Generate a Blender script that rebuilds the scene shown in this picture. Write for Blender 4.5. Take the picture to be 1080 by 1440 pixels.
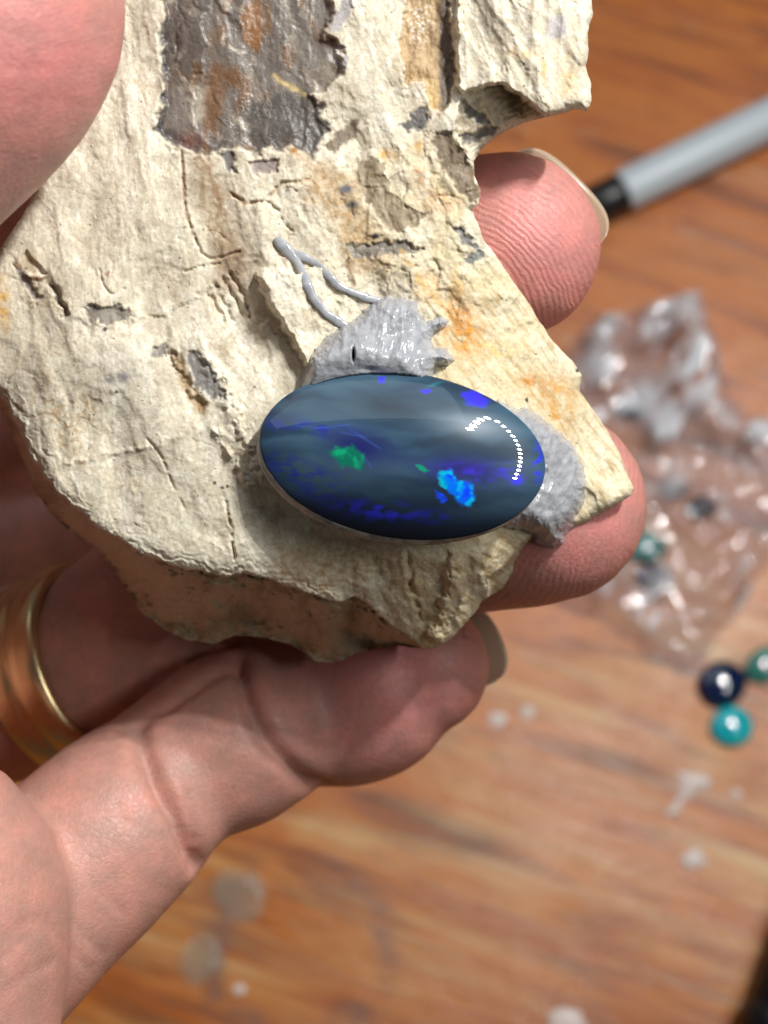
import bpy, bmesh, math
import numpy as np
from mathutils import Vector, Matrix

# ------------------------------------------------------------------ clearing
for o in list(bpy.data.objects):
    bpy.data.objects.remove(o, do_unlink=True)
SC = bpy.context.scene
COL = SC.collection

# ------------------------------------------------------------------ camera
# Lengths are written in millimetres and stored in metres.
MM = 0.001
D0 = 180.0            # lens to the opal / front of the rock
FPX = 2700.0          # focal length in pixels of a 1080 x 1440 picture
TILT = math.radians(15)
DT = 420.0            # lens to table along the view axis
HC = DT * math.cos(TILT)
CT, ST = math.cos(TILT), math.sin(TILT)
cam_d = bpy.data.cameras.new('camera')
cam = bpy.data.objects.new('camera', cam_d)
COL.objects.link(cam)
cam.location = (0, 0, HC * MM)
cam.rotation_euler = (TILT, 0, 0)
cam_d.sensor_fit = 'VERTICAL'
cam_d.sensor_height = 36.0
cam_d.lens = 36.0 * FPX / 1440.0
cam_d.clip_start = 0.005
cam_d.clip_end = 20.0
cam_d.dof.use_dof = True
cam_d.dof.focus_distance = (D0 - 2.0) * MM
cam_d.dof.aperture_fstop = cam_d.lens / 2.3
SC.camera = cam


def W(p):
    """lens frame in mm (x right, y up, z towards the lens, z = 0 on the rock's face) -> world in metres"""
    p = np.asarray(p, float)
    x, y, z = p[..., 0], p[..., 1], p[..., 2] - D0
    return np.stack([x, CT * y - ST * z, ST * y + CT * z + HC], -1) * MM


def P(u, v, z):
    d = D0 - np.asarray(z, float)
    u = np.asarray(u, float); v = np.asarray(v, float)
    return np.stack([(u - 540) * d / FPX, -(v - 720) * d / FPX, D0 - d + 0 * u], -1)


def proj(p):
    d = D0 - p[..., 2]
    return 540 + p[..., 0] * FPX / d, 720 - p[..., 1] * FPX / d


def T(u, v, h=0.0):
    """photo pixel -> point on the table (h mm above it), world metres"""
    dx, dy, dz = (u - 540) / FPX, -(v - 720) / FPX, -1.0
    wx, wy, wz = dx, CT * dy - ST * dz, ST * dy + CT * dz
    t = (h - HC) / wz
    return np.array([wx * t, wy * t, h]) * MM


# ------------------------------------------------------------------ world + lamps
world = bpy.data.worlds.new('World')
SC.world = world
world.use_nodes = True
bg = world.node_tree.nodes['Background']
bg.inputs[0].default_value = (1.0, 0.97, 0.93, 1)
bg.inputs[1].default_value = 0.04

SC.view_settings.view_transform = 'Standard'
SC.view_settings.look = 'None'
SC.view_settings.exposure = 0.0
SC.view_settings.gamma = 1.0
SC.view_settings.use_curve_mapping = False
SC.cycles.use_denoising = True
SC.cycles.max_bounces = 8
SC.cycles.transparent_max_bounces = 12
SC.cycles.sample_clamp_indirect = 6.0

# ------------------------------------------------------------------ opal dome (analytic: the lamp ring is aimed with it)
OP_C = P(566, 640, 3.4)
OP_N = np.array([0.03, 0.10, 1.0]); OP_N /= np.linalg.norm(OP_N)
_a = np.array([math.cos(math.radians(-8)), math.sin(math.radians(-8)), 0])
OP_A = _a - OP_N * _a.dot(OP_N); OP_A /= np.linalg.norm(OP_A)
OP_B = np.cross(OP_N, OP_A)
OP_SA, OP_SB, OP_H = 13.15, 7.7, 2.45


def opal_pt(r, t):
    r = np.asarray(r, float); t = np.asarray(t, float)
    q = np.clip(1 - r ** 2, 0, 1)
    z = OP_H * (0.78 * q + 0.22 * np.sqrt(q))
    return (OP_C + OP_A * (OP_SA * r * np.cos(t))[..., None] + OP_B * (OP_SB * r * np.sin(t))[..., None]
            + OP_N * z[..., None])


LED_R = 320.0
RING_C = np.array([0.0, 0.0, 0.0])
LEDS = []


def lamp_ring(dots=None):
    # ring lamp of a magnifier: small white diodes on a C-shaped arc, its centre and tilt fitted to the
    # reflections that it leaves in the polished stone
    rr, tt = np.meshgrid(np.linspace(0.02, 0.99, 400), np.linspace(-math.pi, math.pi, 900))
    pts = opal_pt(rr, tt)
    e = 1e-3
    du = opal_pt(rr + e, tt) - opal_pt(rr - e, tt)
    dv = opal_pt(rr, tt + e) - opal_pt(rr, tt - e)
    n = np.cross(du, dv); n /= np.linalg.norm(n, axis=-1, keepdims=True)
    uu, vv = proj(pts)
    dots = dots or [(663, 603), (669, 589), (679, 586), (687, 585), (693, 587), (699, 590), (707, 596), (713, 602),
            (720, 609), (727, 618), (731, 627), (735, 636), (735.5, 647), (734, 658), (731, 667), (727.5, 675.5)]
    out = []
    for (u, v) in dots:
        k = np.argmin((uu - u) ** 2 + (vv - v) ** 2)
        p = pts.reshape(-1, 3)[k]; nn = n.reshape(-1, 3)[k]
        d = p - np.array([0, 0, D0]); d /= np.linalg.norm(d)
        r = d - 2 * d.dot(nn) * nn
        out.append((p, r))
    return out


def build_lamp():
    d = np.array([r for p, r in lamp_ring()])
    for _ in range(4):                                     # even out the hand-read dots
        d[1:-1] = (d[:-2] + 2 * d[1:-1] + d[2:]) / 4
    s = np.r_[0, np.cumsum(np.linalg.norm(np.diff(d, axis=0), axis=1))]
    q = np.linspace(0, s[-1], 19)
    d = np.stack([np.interp(q, s, d[:, k]) for k in range(3)], -1)
    d /= np.linalg.norm(d, axis=1, keepdims=True)
    tgt = W(np.array([0, 0, 0.0]))
    wts = np.where(np.arange(len(d)) < 3, 11.0, 1.0); wts /= wts.sum()   # the near end of the arc is the brightest
    for k in range(len(d)):
        pos = W(OP_C + d[k] * LED_R)
        L = bpy.data.lights.new('lamp_diode', 'AREA')
        L.shape = 'DISK'; L.size = 0.011 if k < 5 else 0.009
        L.energy = LED_W * wts[k]
        L.color = (1.0, 0.985, 0.955)
        o = bpy.data.objects.new('lamp_diode', L)
        COL.objects.link(o)
        o.location = pos
        o.rotation_euler = (Vector(tgt) - Vector(pos)).to_track_quat('-Z', 'Y').to_euler()


LED_W = 1.66
build_lamp()


def build_room_lamp():
    # diffuse ceiling panel above the left of the table, seen as a soft band in the stones
    p, r = lamp_ring([(480, 560)])[0]
    L = bpy.data.lights.new('ceiling_panel', 'AREA')
    L.shape = 'RECTANGLE'; L.size = 1.1; L.size_y = 0.55; L.energy = PANEL_W; L.color = (0.90, 0.96, 1.0)
    o = bpy.data.objects.new('ceiling_panel', L); COL.objects.link(o)
    pos = W(p + r * 900.0); o.location = pos
    o.rotation_euler = (Vector(W(p)) - Vector(pos)).to_track_quat('-Z', 'Y').to_euler()


PANEL_W = 2.0
build_room_lamp()

# ------------------------------------------------------------------ numeric helpers
RNG = np.random.RandomState(7)
PERM = np.tile(RNG.permutation(256), 2)


def pn(x, y, seed=0):
    x = np.asarray(x, float) + seed * 17.31; y = np.asarray(y, float) + seed * 9.77
    xi = np.floor(x).astype(int); yi = np.floor(y).astype(int)
    xf = x - xi; yf = y - yi
    u = xf * xf * xf * (xf * (xf * 6 - 15) + 10); v = yf * yf * yf * (yf * (yf * 6 - 15) + 10)

    def g(i, j, dx, dy):
        h = PERM[(PERM[(xi + i) & 255] + yi + j) & 255] * (2 * math.pi / 256)
        return np.cos(h) * dx + np.sin(h) * dy
    a = g(0, 0, xf, yf); b = g(1, 0, xf - 1, yf); c = g(0, 1, xf, yf - 1); d = g(1, 1, xf - 1, yf - 1)
    return 1.45 * ((a * (1 - u) + b * u) * (1 - v) + (c * (1 - u) + d * u) * v)


def fbm(x, y, o=4, seed=0, gain=0.5):
    s = 0; a = 1; n = 0
    for k in range(o):
        s = s + a * pn(x * 2.03 ** k, y * 2.03 ** k, seed + k * 3); n += a; a *= gain
    return s / n * 1.3


def ridged(x, y, o=3, seed=0):
    s = 0; a = 1; n = 0
    for k in range(o):
        s = s + a * (1 - np.abs(pn(x * 2.1 ** k, y * 2.1 ** k, seed + 5 * k))) ** 2; n += a; a *= 0.5
    return s / n


def worley(x, y, seed=0):
    xi = np.floor(x).astype(int); yi = np.floor(y).astype(int)
    f1 = np.full(x.shape, 9.0); f2 = np.full(x.shape, 9.0); idv = np.zeros(x.shape)
    for i in (-1, 0, 1):
        for j in (-1, 0, 1):
            h = PERM[(PERM[(xi + i + seed * 7) & 255] + yi + j) & 255]
            h2 = PERM[(h + 57) & 255]
            px = xi + i + h / 256.0; py = yi + j + h2 / 256.0
            d = np.hypot(px - x, py - y)
            m = d < f1
            f2 = np.where(m, f1, np.minimum(f2, d))
            idv = np.where(m, PERM[(h2 + 11) & 255] / 256.0, idv)
            f1 = np.where(m, d, f1)
    return f1, f2, idv


def sstep(a, b, x):
    t = np.clip((x - a) / (b - a), 0, 1)
    return t * t * (3 - 2 * t)


def seg_dist(u, v, poly, closed):
    """unsigned distance, signed side of the nearest segment, arc parameter"""
    best = np.full(u.shape, 1e9); side = np.zeros(u.shape); arc = np.zeros(u.shape)
    pts = [np.array(p, float) for p in poly]
    n = len(pts) if closed else len(pts) - 1
    L = 0.0
    for k in range(n):
        a = pts[k]; b = pts[(k + 1) % len(pts)]
        ab = b - a; l2 = ab.dot(ab)
        t = np.clip(((u - a[0]) * ab[0] + (v - a[1]) * ab[1]) / l2, 0, 1)
        dx = u - a[0] - t * ab[0]; dy = v - a[1] - t * ab[1]
        d = np.hypot(dx, dy)
        m = d < best
        best = np.where(m, d, best)
        side = np.where(m, np.sign(ab[0] * dy - ab[1] * dx), side)
        arc = np.where(m, L + t * math.sqrt(l2), arc)
        L += math.sqrt(l2)
    return best, side, arc / L


def poly_sd(u, v, poly):
    """signed distance to a polygon, positive inside (pixels)"""
    d, _, _ = seg_dist(u, v, poly, True)
    ins = np.zeros(u.shape, bool)
    n = len(poly)
    for k in range(n):
        x1, y1 = poly[k]; x2, y2 = poly[(k + 1) % n]
        if y1 == y2:
            continue
        c = (y1 > v) != (y2 > v)
        ins ^= c & (u < (x2 - x1) * (v - y1) / (y2 - y1) + x1)
    return np.where(ins, d, -d)


def catmull(pts, n=12):
    p = np.array(pts, float)
    p = np.vstack([2 * p[0] - p[1], p, 2 * p[-1] - p[-2]])
    out = []
    for k in range(1, len(p) - 2):
        for t in np.linspace(0, 1, n, endpoint=False):
            a, b, c, d = p[k - 1], p[k], p[k + 1], p[k + 2]
            out.append(0.5 * ((2 * b) + (c - a) * t + (2 * a - 5 * b + 4 * c - d) * t * t
                              + (3 * b - a - 3 * c + d) * t ** 3))
    out.append(p[-2])
    return np.array(out)


def lin(c):
    c = np.asarray(c, float) / 255.0
    return np.where(c <= 0.04045, c / 12.92, ((c + 0.055) / 1.055) ** 2.4)


# ------------------------------------------------------------------ mesh helpers
ORG = {}


def mesh_obj(name, verts, faces, mat, parent=None, attrs=None, smooth=True, world=False, origin=None):
    """verts: lens-frame mm (or world metres when world=True); faces: list or (N,k) array"""
    v = np.asarray(verts, float)
    if not world:
        v = W(v)
    o0 = v.mean(0) if origin is None else np.asarray(origin, float)
    if parent is not None:
        o0 = v.mean(0) if origin is None else o0
    v = v - o0
    me = bpy.data.meshes.new(name)
    if isinstance(faces, np.ndarray):
        k = faces.shape[1]
        me.vertices.add(len(v)); me.vertices.foreach_set('co', v.ravel())
        me.loops.add(faces.size); me.loops.foreach_set('vertex_index', faces.ravel().astype(np.int32))
        me.polygons.add(len(faces))
        me.polygons.foreach_set('loop_start', np.arange(0, faces.size, k, dtype=np.int32))
        me.polygons.foreach_set('loop_total', np.full(len(faces), k, np.int32))
        me.update(calc_edges=True)
    else:
        me.from_pydata([tuple(q) for q in v], [], faces)
    if attrs:
        for an, av in attrs.items():
            av = np.asarray(av, float)
            if av.ndim == 2:
                a = me.attributes.new(an, 'FLOAT_COLOR', 'POINT')
                a.data.foreach_set('color', np.c_[av, np.ones(len(av))].ravel().astype(np.float32))
            else:
                a = me.attributes.new(an, 'FLOAT', 'POINT')
                a.data.foreach_set('value', av.astype(np.float32))
    me.validate()
    if smooth:
        me.polygons.foreach_set('use_smooth', np.ones(len(me.polygons), bool))
    me.materials.append(mat)
    o = bpy.data.objects.new(name, me)
    COL.objects.link(o)
    o.location = o0
    ORG[o.name] = np.array(o0, float)
    if parent is not None:
        o.parent = parent
        o.location = o0 - ORG[parent.name]
    return o


def thing(name, loc):
    o = bpy.data.objects.new(name, None)
    COL.objects.link(o)
    o.empty_display_size = 0.01
    o.location = loc
    ORG[o.name] = np.array(loc, float)
    return o


def tag(o, label=None, cat=None, group=None, kind=None):
    if label: o['label'] = label
    if cat: o['category'] = cat
    if group: o['group'] = group
    if kind: o['kind'] = kind
    return o


def tube(path, radii, seg=16, squash=None):
    """closed tube with round ends; path (N,3), radii (N)"""
    path = np.asarray(path, float); radii = np.asarray(radii, float)
    tan = np.gradient(path, axis=0); tan /= np.linalg.norm(tan, axis=1, keepdims=True)
    # round caps
    t0, t1 = tan[0], tan[-1]
    pp = [path[0] - t0 * radii[0] * math.sin(a) for a in (1.45, 1.2, .9, .6, .3)]
    pr = [radii[0] * math.cos(a) for a in (1.45, 1.2, .9, .6, .3)]
    qp = [path[-1] + t1 * radii[-1] * math.sin(a) for a in (.3, .6, .9, 1.2, 1.45)]
    qr = [radii[-1] * math.cos(a) for a in (.3, .6, .9, 1.2, 1.45)]
    path2 = np.vstack([pp, path, qp]); rad2 = np.r_[pr, radii, qr]
    tan2 = np.vstack([[t0] * 5, tan, [t1] * 5])
    ref = np.array([0.0, 0, 1.0])
    verts = []
    for p, r, t in zip(path2, rad2, tan2):
        a = ref - t * ref.dot(t)
        if np.linalg.norm(a) < 1e-3: a = np.array([0, 1.0, 0]) - t * t[1]
        a /= np.linalg.norm(a); b = np.cross(t, a)
        ang = np.arange(seg) * 2 * math.pi / seg
        verts.append(p + r * (np.cos(ang)[:, None] * a * (squash or 1) + np.sin(ang)[:, None] * b))
    n = len(path2)
    verts = np.vstack(verts)
    faces = []
    for i in range(n - 1):
        for j in range(seg):
            faces.append((i * seg + j, i * seg + (j + 1) % seg, (i + 1) * seg + (j + 1) % seg, (i + 1) * seg + j))
    faces.append(tuple(range(seg))[::-1]); faces.append(tuple((n - 1) * seg + j for j in range(seg)))
    return verts, faces


# ------------------------------------------------------------------ material helpers
class NT:
    def __init__(s, name):
        s.m = bpy.data.materials.new(name); s.m.use_nodes = True
        s.t = s.m.node_tree; s.n = s.t.nodes; s.b = s.n['Principled BSDF']; s.out = s.n['Material Output']

    def new(s, typ, **kw):
        n = s.n.new(typ)
        for k, v in kw.items():
            if k.startswith('i_'):
                key = k[2:].replace('_', ' ')
                n.inputs[key].default_value = v
            else:
                setattr(n, k, v)
        return n

    def link(s, a, b): s.t.links.new(a, b)

    def attr(s, name):
        return s.new('ShaderNodeAttribute', attribute_name=name)

    def coord(s, scale=1.0, rot=0.0, stretch=(1, 1, 1)):
        """object coordinates in millimetres"""
        tc = s.new('ShaderNodeTexCoord'); mp = s.new('ShaderNodeMapping')
        mp.inputs['Scale'].default_value = tuple(1000.0 * scale * k for k in stretch)
        if rot:
            m0 = s.new('ShaderNodeMapping'); m0.inputs['Rotation'].default_value = (0, 0, rot)
            s.link(tc.outputs['Object'], m0.inputs['Vector']); s.link(m0.outputs['Vector'], mp.inputs['Vector'])
        else:
            s.link(tc.outputs['Object'], mp.inputs['Vector'])
        return mp.outputs['Vector']

    def noise(s, vec, scale, detail=4, rough=0.55, dist=0.0):
        n = s.new('ShaderNodeTexNoise')
        n.inputs['Scale'].default_value = scale; n.inputs['Detail'].default_value = detail
        n.inputs['Roughness'].default_value = rough; n.inputs['Distortion'].default_value = dist
        s.link(vec, n.inputs['Vector'])
        return n.outputs['Fac']

    def ramp(s, fac, stops):
        r = s.new('ShaderNodeValToRGB')
        e = r.color_ramp.elements
        while len(e) < len(stops): e.new(0.5)
        for q, (p, c) in zip(e, stops):
            q.position = p
            q.color = (*c, 1) if len(c) == 3 else c
        s.link(fac, r.inputs['Fac'])
        return r.outputs['Color']

    def math(s, op, a, b=None, clamp=False):
        n = s.new('ShaderNodeMath', operation=op); n.use_clamp = clamp
        for k, x in enumerate((a, b)):
            if x is None: continue
            if isinstance(x, (int, float)): n.inputs[k].default_value = x
            else: s.link(x, n.inputs[k])
        return n.outputs[0]

    def mix(s, fac, a, b, typ='MIX'):
        n = s.new('ShaderNodeMix', data_type='RGBA', blend_type=typ)
        for k, x in ((0, fac), (6, a), (7, b)):
            if isinstance(x, (int, float)): n.inputs[k].default_value = x
            elif isinstance(x, tuple): n.inputs[k].default_value = (*x, 1)
            else: s.link(x, n.inputs[k])
        return n.outputs[2]

    def bump(s, h, dist, strength=1.0, normal=None):
        b = s.new('ShaderNodeBump')
        b.inputs['Distance'].default_value = dist * MM; b.inputs['Strength'].default_value = strength
        s.link(h, b.inputs['Height'])
        if normal is not None: s.link(normal, b.inputs['Normal'])
        return b.outputs['Normal']


def simple_mat(name, rgb, rough=0.5, metal=0.0, coat=0.0, spec=0.5):
    t = NT(name)
    t.b.inputs['Base Color'].default_value = (*rgb, 1)
    t.b.inputs['Roughness'].default_value = rough
    t.b.inputs['Metallic'].default_value = metal
    t.b.inputs['Coat Weight'].default_value = coat
    t.b.inputs['Coat Roughness'].default_value = 0.03
    t.b.inputs['Specular IOR Level'].default_value = spec
    return t


# ------------------------------------------------------------------ table
def build_table():
    t = NT('worn_varnished_wood')
    ang = math.radians(19)
    g1 = t.noise(t.coord(1.0, ang, (0.011, 0.085, 0.1)), 1.6, 6, 0.6, 0.9)
    g2 = t.noise(t.coord(1.0, ang, (0.03, 0.5, 0.5)), 2.0, 5, 0.65, 0.3)
    g3 = t.noise(t.coord(1.0, ang, (0.013, 0.04, 0.05)), 1.5, 5, 0.6, 0.9)
    g4 = t.noise(t.coord(1.0, ang, (0.010, 0.16, 0.2)), 1.3, 5, 0.6, 0.5)
    g5 = t.noise(t.coord(1.0, 0, (0.03, 0.03, 0.03)), 1.0, 4, 0.6, 0.6)
    c = t.ramp(g1, [(0.34, tuple(lin((120, 60, 10)))), (0.46, tuple(lin((178, 92, 18)))),
                    (0.55, tuple(lin((204, 116, 28)))), (0.68, tuple(lin((164, 88, 22))))])
    c = t.mix(t.math('MULTIPLY', t.ramp(g2, [(0.42, (0, 0, 0)), (0.75, (1, 1, 1))]), 0.3), c, tuple(lin((124, 68, 22))))
    # pale areas: more of them towards the near side of the table
    tc = t.new('ShaderNodeTexCoord'); sx = t.new('ShaderNodeSeparateXYZ'); t.link(tc.outputs['Object'], sx.inputs[0])
    near = t.new('ShaderNodeMapRange'); near.interpolation_type = 'SMOOTHSTEP'
    t.link(sx.outputs['Y'], near.inputs['Value'])
    near.inputs['From Min'].default_value = 0.16; near.inputs['From Max'].default_value = 0.06
    near.inputs['To Min'].default_value = 0.05; near.inputs['To Max'].default_value = 1.25
    w = t.ramp(g3, [(0.40, (0, 0, 0)), (0.62, (1, 1, 1))])
    w2 = t.ramp(g4, [(0.42, (0.1, 0.1, 0.1)), (0.62, (1, 1, 1))])
    ww = t.math('MULTIPLY', t.math('MULTIPLY', w, w2), near.outputs['Result'])
    c = t.mix(t.math('MULTIPLY', ww, 0.65, True), c, tuple(lin((222, 178, 116))))
    st = t.math('MULTIPLY', t.ramp(g4, [(0.60, (0, 0, 0)), (0.68, (1, 1, 1))]), t.ramp(g5, [(0.45, (0, 0, 0)), (0.6, (1, 1, 1))]))
    c = t.mix(t.math('MULTIPLY', st, 0.7), c, tuple(lin((216, 196, 166))))
    dk = t.math('MULTIPLY', t.ramp(g4, [(0.28, (1, 1, 1)), (0.38, (0, 0, 0))]), 0.6)
    c = t.mix(dk, c, tuple(lin((104, 74, 62))))
    # old ring-shaped stain
    p0 = T(420, 1345, 0)
    vs = t.new('ShaderNodeVectorMath', operation='DISTANCE'); t.link(tc.outputs['Object'], vs.inputs[0]); vs.inputs[1].default_value = tuple(p0)
    rad = t.math('ADD', t.math('MULTIPLY', vs.outputs['Value'], 1000.0), t.math('MULTIPLY', t.noise(t.coord(1.0), 0.09, 4, 0.6), 12.0))
    off = t.math('ABSOLUTE', t.math('SUBTRACT', rad, 24.0))
    ring = t.math('SUBTRACT', 1.0, t.math('DIVIDE', off, 4.5), True)
    ring = t.math('MULTIPLY', t.math('MULTIPLY', ring, t.ramp(t.noise(t.coord(1.0), 0.05, 3, 0.6), [(0.40, (0, 0, 0)), (0.55, (1, 1, 1))])), 0.75)
    c = t.mix(ring, c, tuple(lin((112, 84, 80))))
    t.link(c, t.b.inputs['Base Color'])
    t.link(t.ramp(g5, [(0.3, (.2, .2, .2)), (0.7, (.42, .42, .42))]), t.b.inputs['Roughness'])
    t.link(t.bump(g2, 0.4, 0.5), t.b.inputs['Normal'])
    n = 40
    xs = np.linspace(-0.7, 0.7, n); ys = np.linspace(-0.5, 0.9, n)
    X, Y = np.meshgrid(xs, ys)
    vv = np.stack([X.ravel(), Y.ravel(), 0 * X.ravel()], -1)
    idx = np.arange(n * n).reshape(n, n)
    f = np.stack([idx[:-1, :-1], idx[:-1, 1:], idx[1:, 1:], idx[1:, :-1]], -1).reshape(-1, 4)
    o = mesh_obj('table_top', vv, f, t.m, world=True, origin=(0, 0, 0))
    tag(o, 'worn orange brown wooden table top with pale streaks', 'table', kind='structure')


build_table()

# ------------------------------------------------------------------ the rock
STEP = 1.55
U0, U1, V0, V1 = -50, 905, -150, 945
GU = np.arange(U0, U1, STEP); GV = np.arange(V0, V1, STEP)
U, V = np.meshgrid(GU, GV)

SIL = [(120, -140), (840, -140), (836, -60), (831, -20), (834, 18), (826, 48), (828, 70), (824, 92), (831, 118), (832, 142),
       (824, 156), (806, 154), (792, 160), (770, 165), (740, 172), (716, 181), (696, 194), (676, 210), (667, 228), (668, 246),
       (676, 268), (673, 286), (664, 296), (672, 314), (681, 338), (698, 362), (716, 386), (733, 412), (752, 440),
       (768, 466), (788, 492), (806, 508), (818, 528), (814, 548), (828, 568), (846, 592), (862, 620), (876, 648),
       (885, 672), (892, 688), (886, 698), (870, 707), (846, 722), (822, 735), (800, 745), (770, 752), (752, 760),
       (750, 790), (738, 806), (715, 822), (690, 838), (676, 848), (662, 868), (645, 886), (626, 904), (606, 913),
       (586, 911), (556, 908), (530, 912), (503, 918), (470, 932), (444, 930), (428, 918), (408, 906), (370, 896),
       (330, 893), (300, 905), (262, 900), (228, 884), (200, 862), (180, 832), (160, 800), (136, 772), (100, 748),
       (66, 716), (48, 688), (30, 642), (12, 596), (-4, 566), (-30, 540), (-42, 470), (-34, 400), (0, 350), (40, 290),
       (80, 180), (110, 20)]
FRONT = [(120, -140), (840, -140), (836, -60), (831, -20), (834, 18), (826, 48), (828, 70), (824, 92), (831, 118), (832, 142),
         (860, 160), (820, 190), (700, 240), (760, 380), (840, 500), (910, 690), (850, 760), (770, 800), (700, 850),
         (640, 920), (600, 920), (585, 902), (556, 884), (534, 866), (520, 850), (500, 838), (478, 846), (448, 838),
         (420, 830), (392, 820), (372, 812), (345, 806), (322, 812), (296, 806), (262, 800), (240, 796), (214, 784),
         (190, 774), (168, 756), (146, 746), (122, 728), (98, 706), (80, 692), (62, 668), (44, 640), (28, 606),
         (14, 578), (0, 552), (-20, 530), (-42, 470), (-34, 400), (0, 350), (40, 290), (80, 180), (110, 20)]

wu = 3.2 * fbm(U / 26, V / 26, 4, 3); wv = 3.2 * fbm(U / 26, V / 26, 4, 9)
RS = poly_sd(U + 0.6 * wu, V + 0.6 * wv, SIL)
RF = poly_sd(U + wu, V + wv, FRONT)

TH = 0.10 + 0.55 * np.clip((U - 180) / 560, 0, 1)
GP = U - (V - 300) * TH                       # across the grain
GQ = V


def window(poly, m):
    us = [p[0] for p in poly]; vs = [p[1] for p in poly]
    i0 = max(0, int((min(us) - m - U0) / STEP)); i1 = min(U.shape[1], int((max(us) + m - U0) / STEP) + 2)
    j0 = max(0, int((min(vs) - m - V0) / STEP)); j1 = min(U.shape[0], int((max(vs) + m - V0) / STEP) + 2)
    return (slice(j0, j1), slice(i0, i1))


def mask(poly, feather=4.0, warp=5.0, ws=18.0, seed=1):
    w = window(poly, feather + 2 * warp + 3); u, v = U[w], V[w]
    r = np.zeros_like(U)
    r[w] = sstep(-feather, feather, poly_sd(u + warp * fbm(u / ws, v / ws, 3, seed), v + warp * fbm(u / ws, v / ws, 3, seed + 31), poly))
    return r


def line(poly, width, warp=3.0, seed=1, taper=True):
    w = window(poly, 3 * width + 2 * warp + 3); u, v = U[w], V[w]
    d, s, a = seg_dist(u + warp * fbm(u / 14, v / 14, 3, seed), v + warp * fbm(u / 14, v / 14, 3, seed + 17), poly, False)
    m = np.exp(-(d / width) ** 2)
    if taper:
        m = m * sstep(0, 0.08, a) * sstep(0, 0.08, 1 - a)
    m = m * sstep(-0.55, 0.25, fbm(u / 17, v / 17, 3, seed + 40))
    r = np.zeros_like(U); r[w] = m
    return r


def ledge(poly, h, fade, width=2.5, warp=3.5, seed=1, ends=0.12):
    """step: the right-hand side of the polyline (as it runs, y down) is raised by h, fading over 'fade' px"""
    w = window(poly, 4 * fade + 10); u, v = U[w], V[w]
    d, s, a = seg_dist(u + warp * fbm(u / 20, v / 20, 4, seed), v + warp * fbm(u / 20, v / 20, 4, seed + 13), poly, False)
    sd = d * s
    e = sstep(0, ends, a) * sstep(0, ends, 1 - a)
    r = np.zeros_like(U); r[w] = h * e * sstep(-width, width, sd) * np.exp(-np.clip(sd, 0, None) / fade)
    return r


def blob(cx, cy, rx, ry=None):
    ry = ry or rx
    return np.exp(-((U - cx) / rx) ** 2 - ((V - cy) / ry) ** 2)


def boxblur(a, k, n=2):
    for _ in range(n):
        p = np.pad(a, k, mode='edge')
        c = np.cumsum(np.pad(p, ((1, 0), (0, 0))), 0); p = (c[2 * k + 1:] - c[:-2 * k - 1]) / (2 * k + 1)
        c = np.cumsum(np.pad(p, ((0, 0), (1, 0))), 1); a = (c[:, 2 * k + 1:] - c[:, :-2 * k - 1]) / (2 * k + 1)
    return a


# long flakes of the dark wood, and a net of hairline cracks
_f1, _f2, FLK_ID = worley((U - 0.06 * V + 10 * fbm(U / 26, V / 26, 4, 81)) / 42, (V + 16 * fbm(U / 26, V / 26, 4, 82)) / 105, 3)
FLK_E = _f2 - _f1
_f1, _f2, _ = worley((GP + 16 * fbm(U / 40, V / 40, 4, 141)) / 70, (GQ + 16 * fbm(U / 40, V / 40, 4, 143)) / 84, 6)
_g1, _g2, _ = worley((U + 7 * fbm(U / 16, V / 16, 4, 145)) / 26, (V + 7 * fbm(U / 16, V / 16, 4, 147)) / 30, 8)
HAIR = np.maximum(sstep(0.030, 0.0, _f2 - _f1) * sstep(-0.1, 0.35, fbm(U / 55, V / 55, 3, 149)),
                  0.7 * sstep(0.045, 0.0, _g2 - _g1) * sstep(0.15, 0.5, fbm(U / 48, V / 48, 3, 151)))


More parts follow.
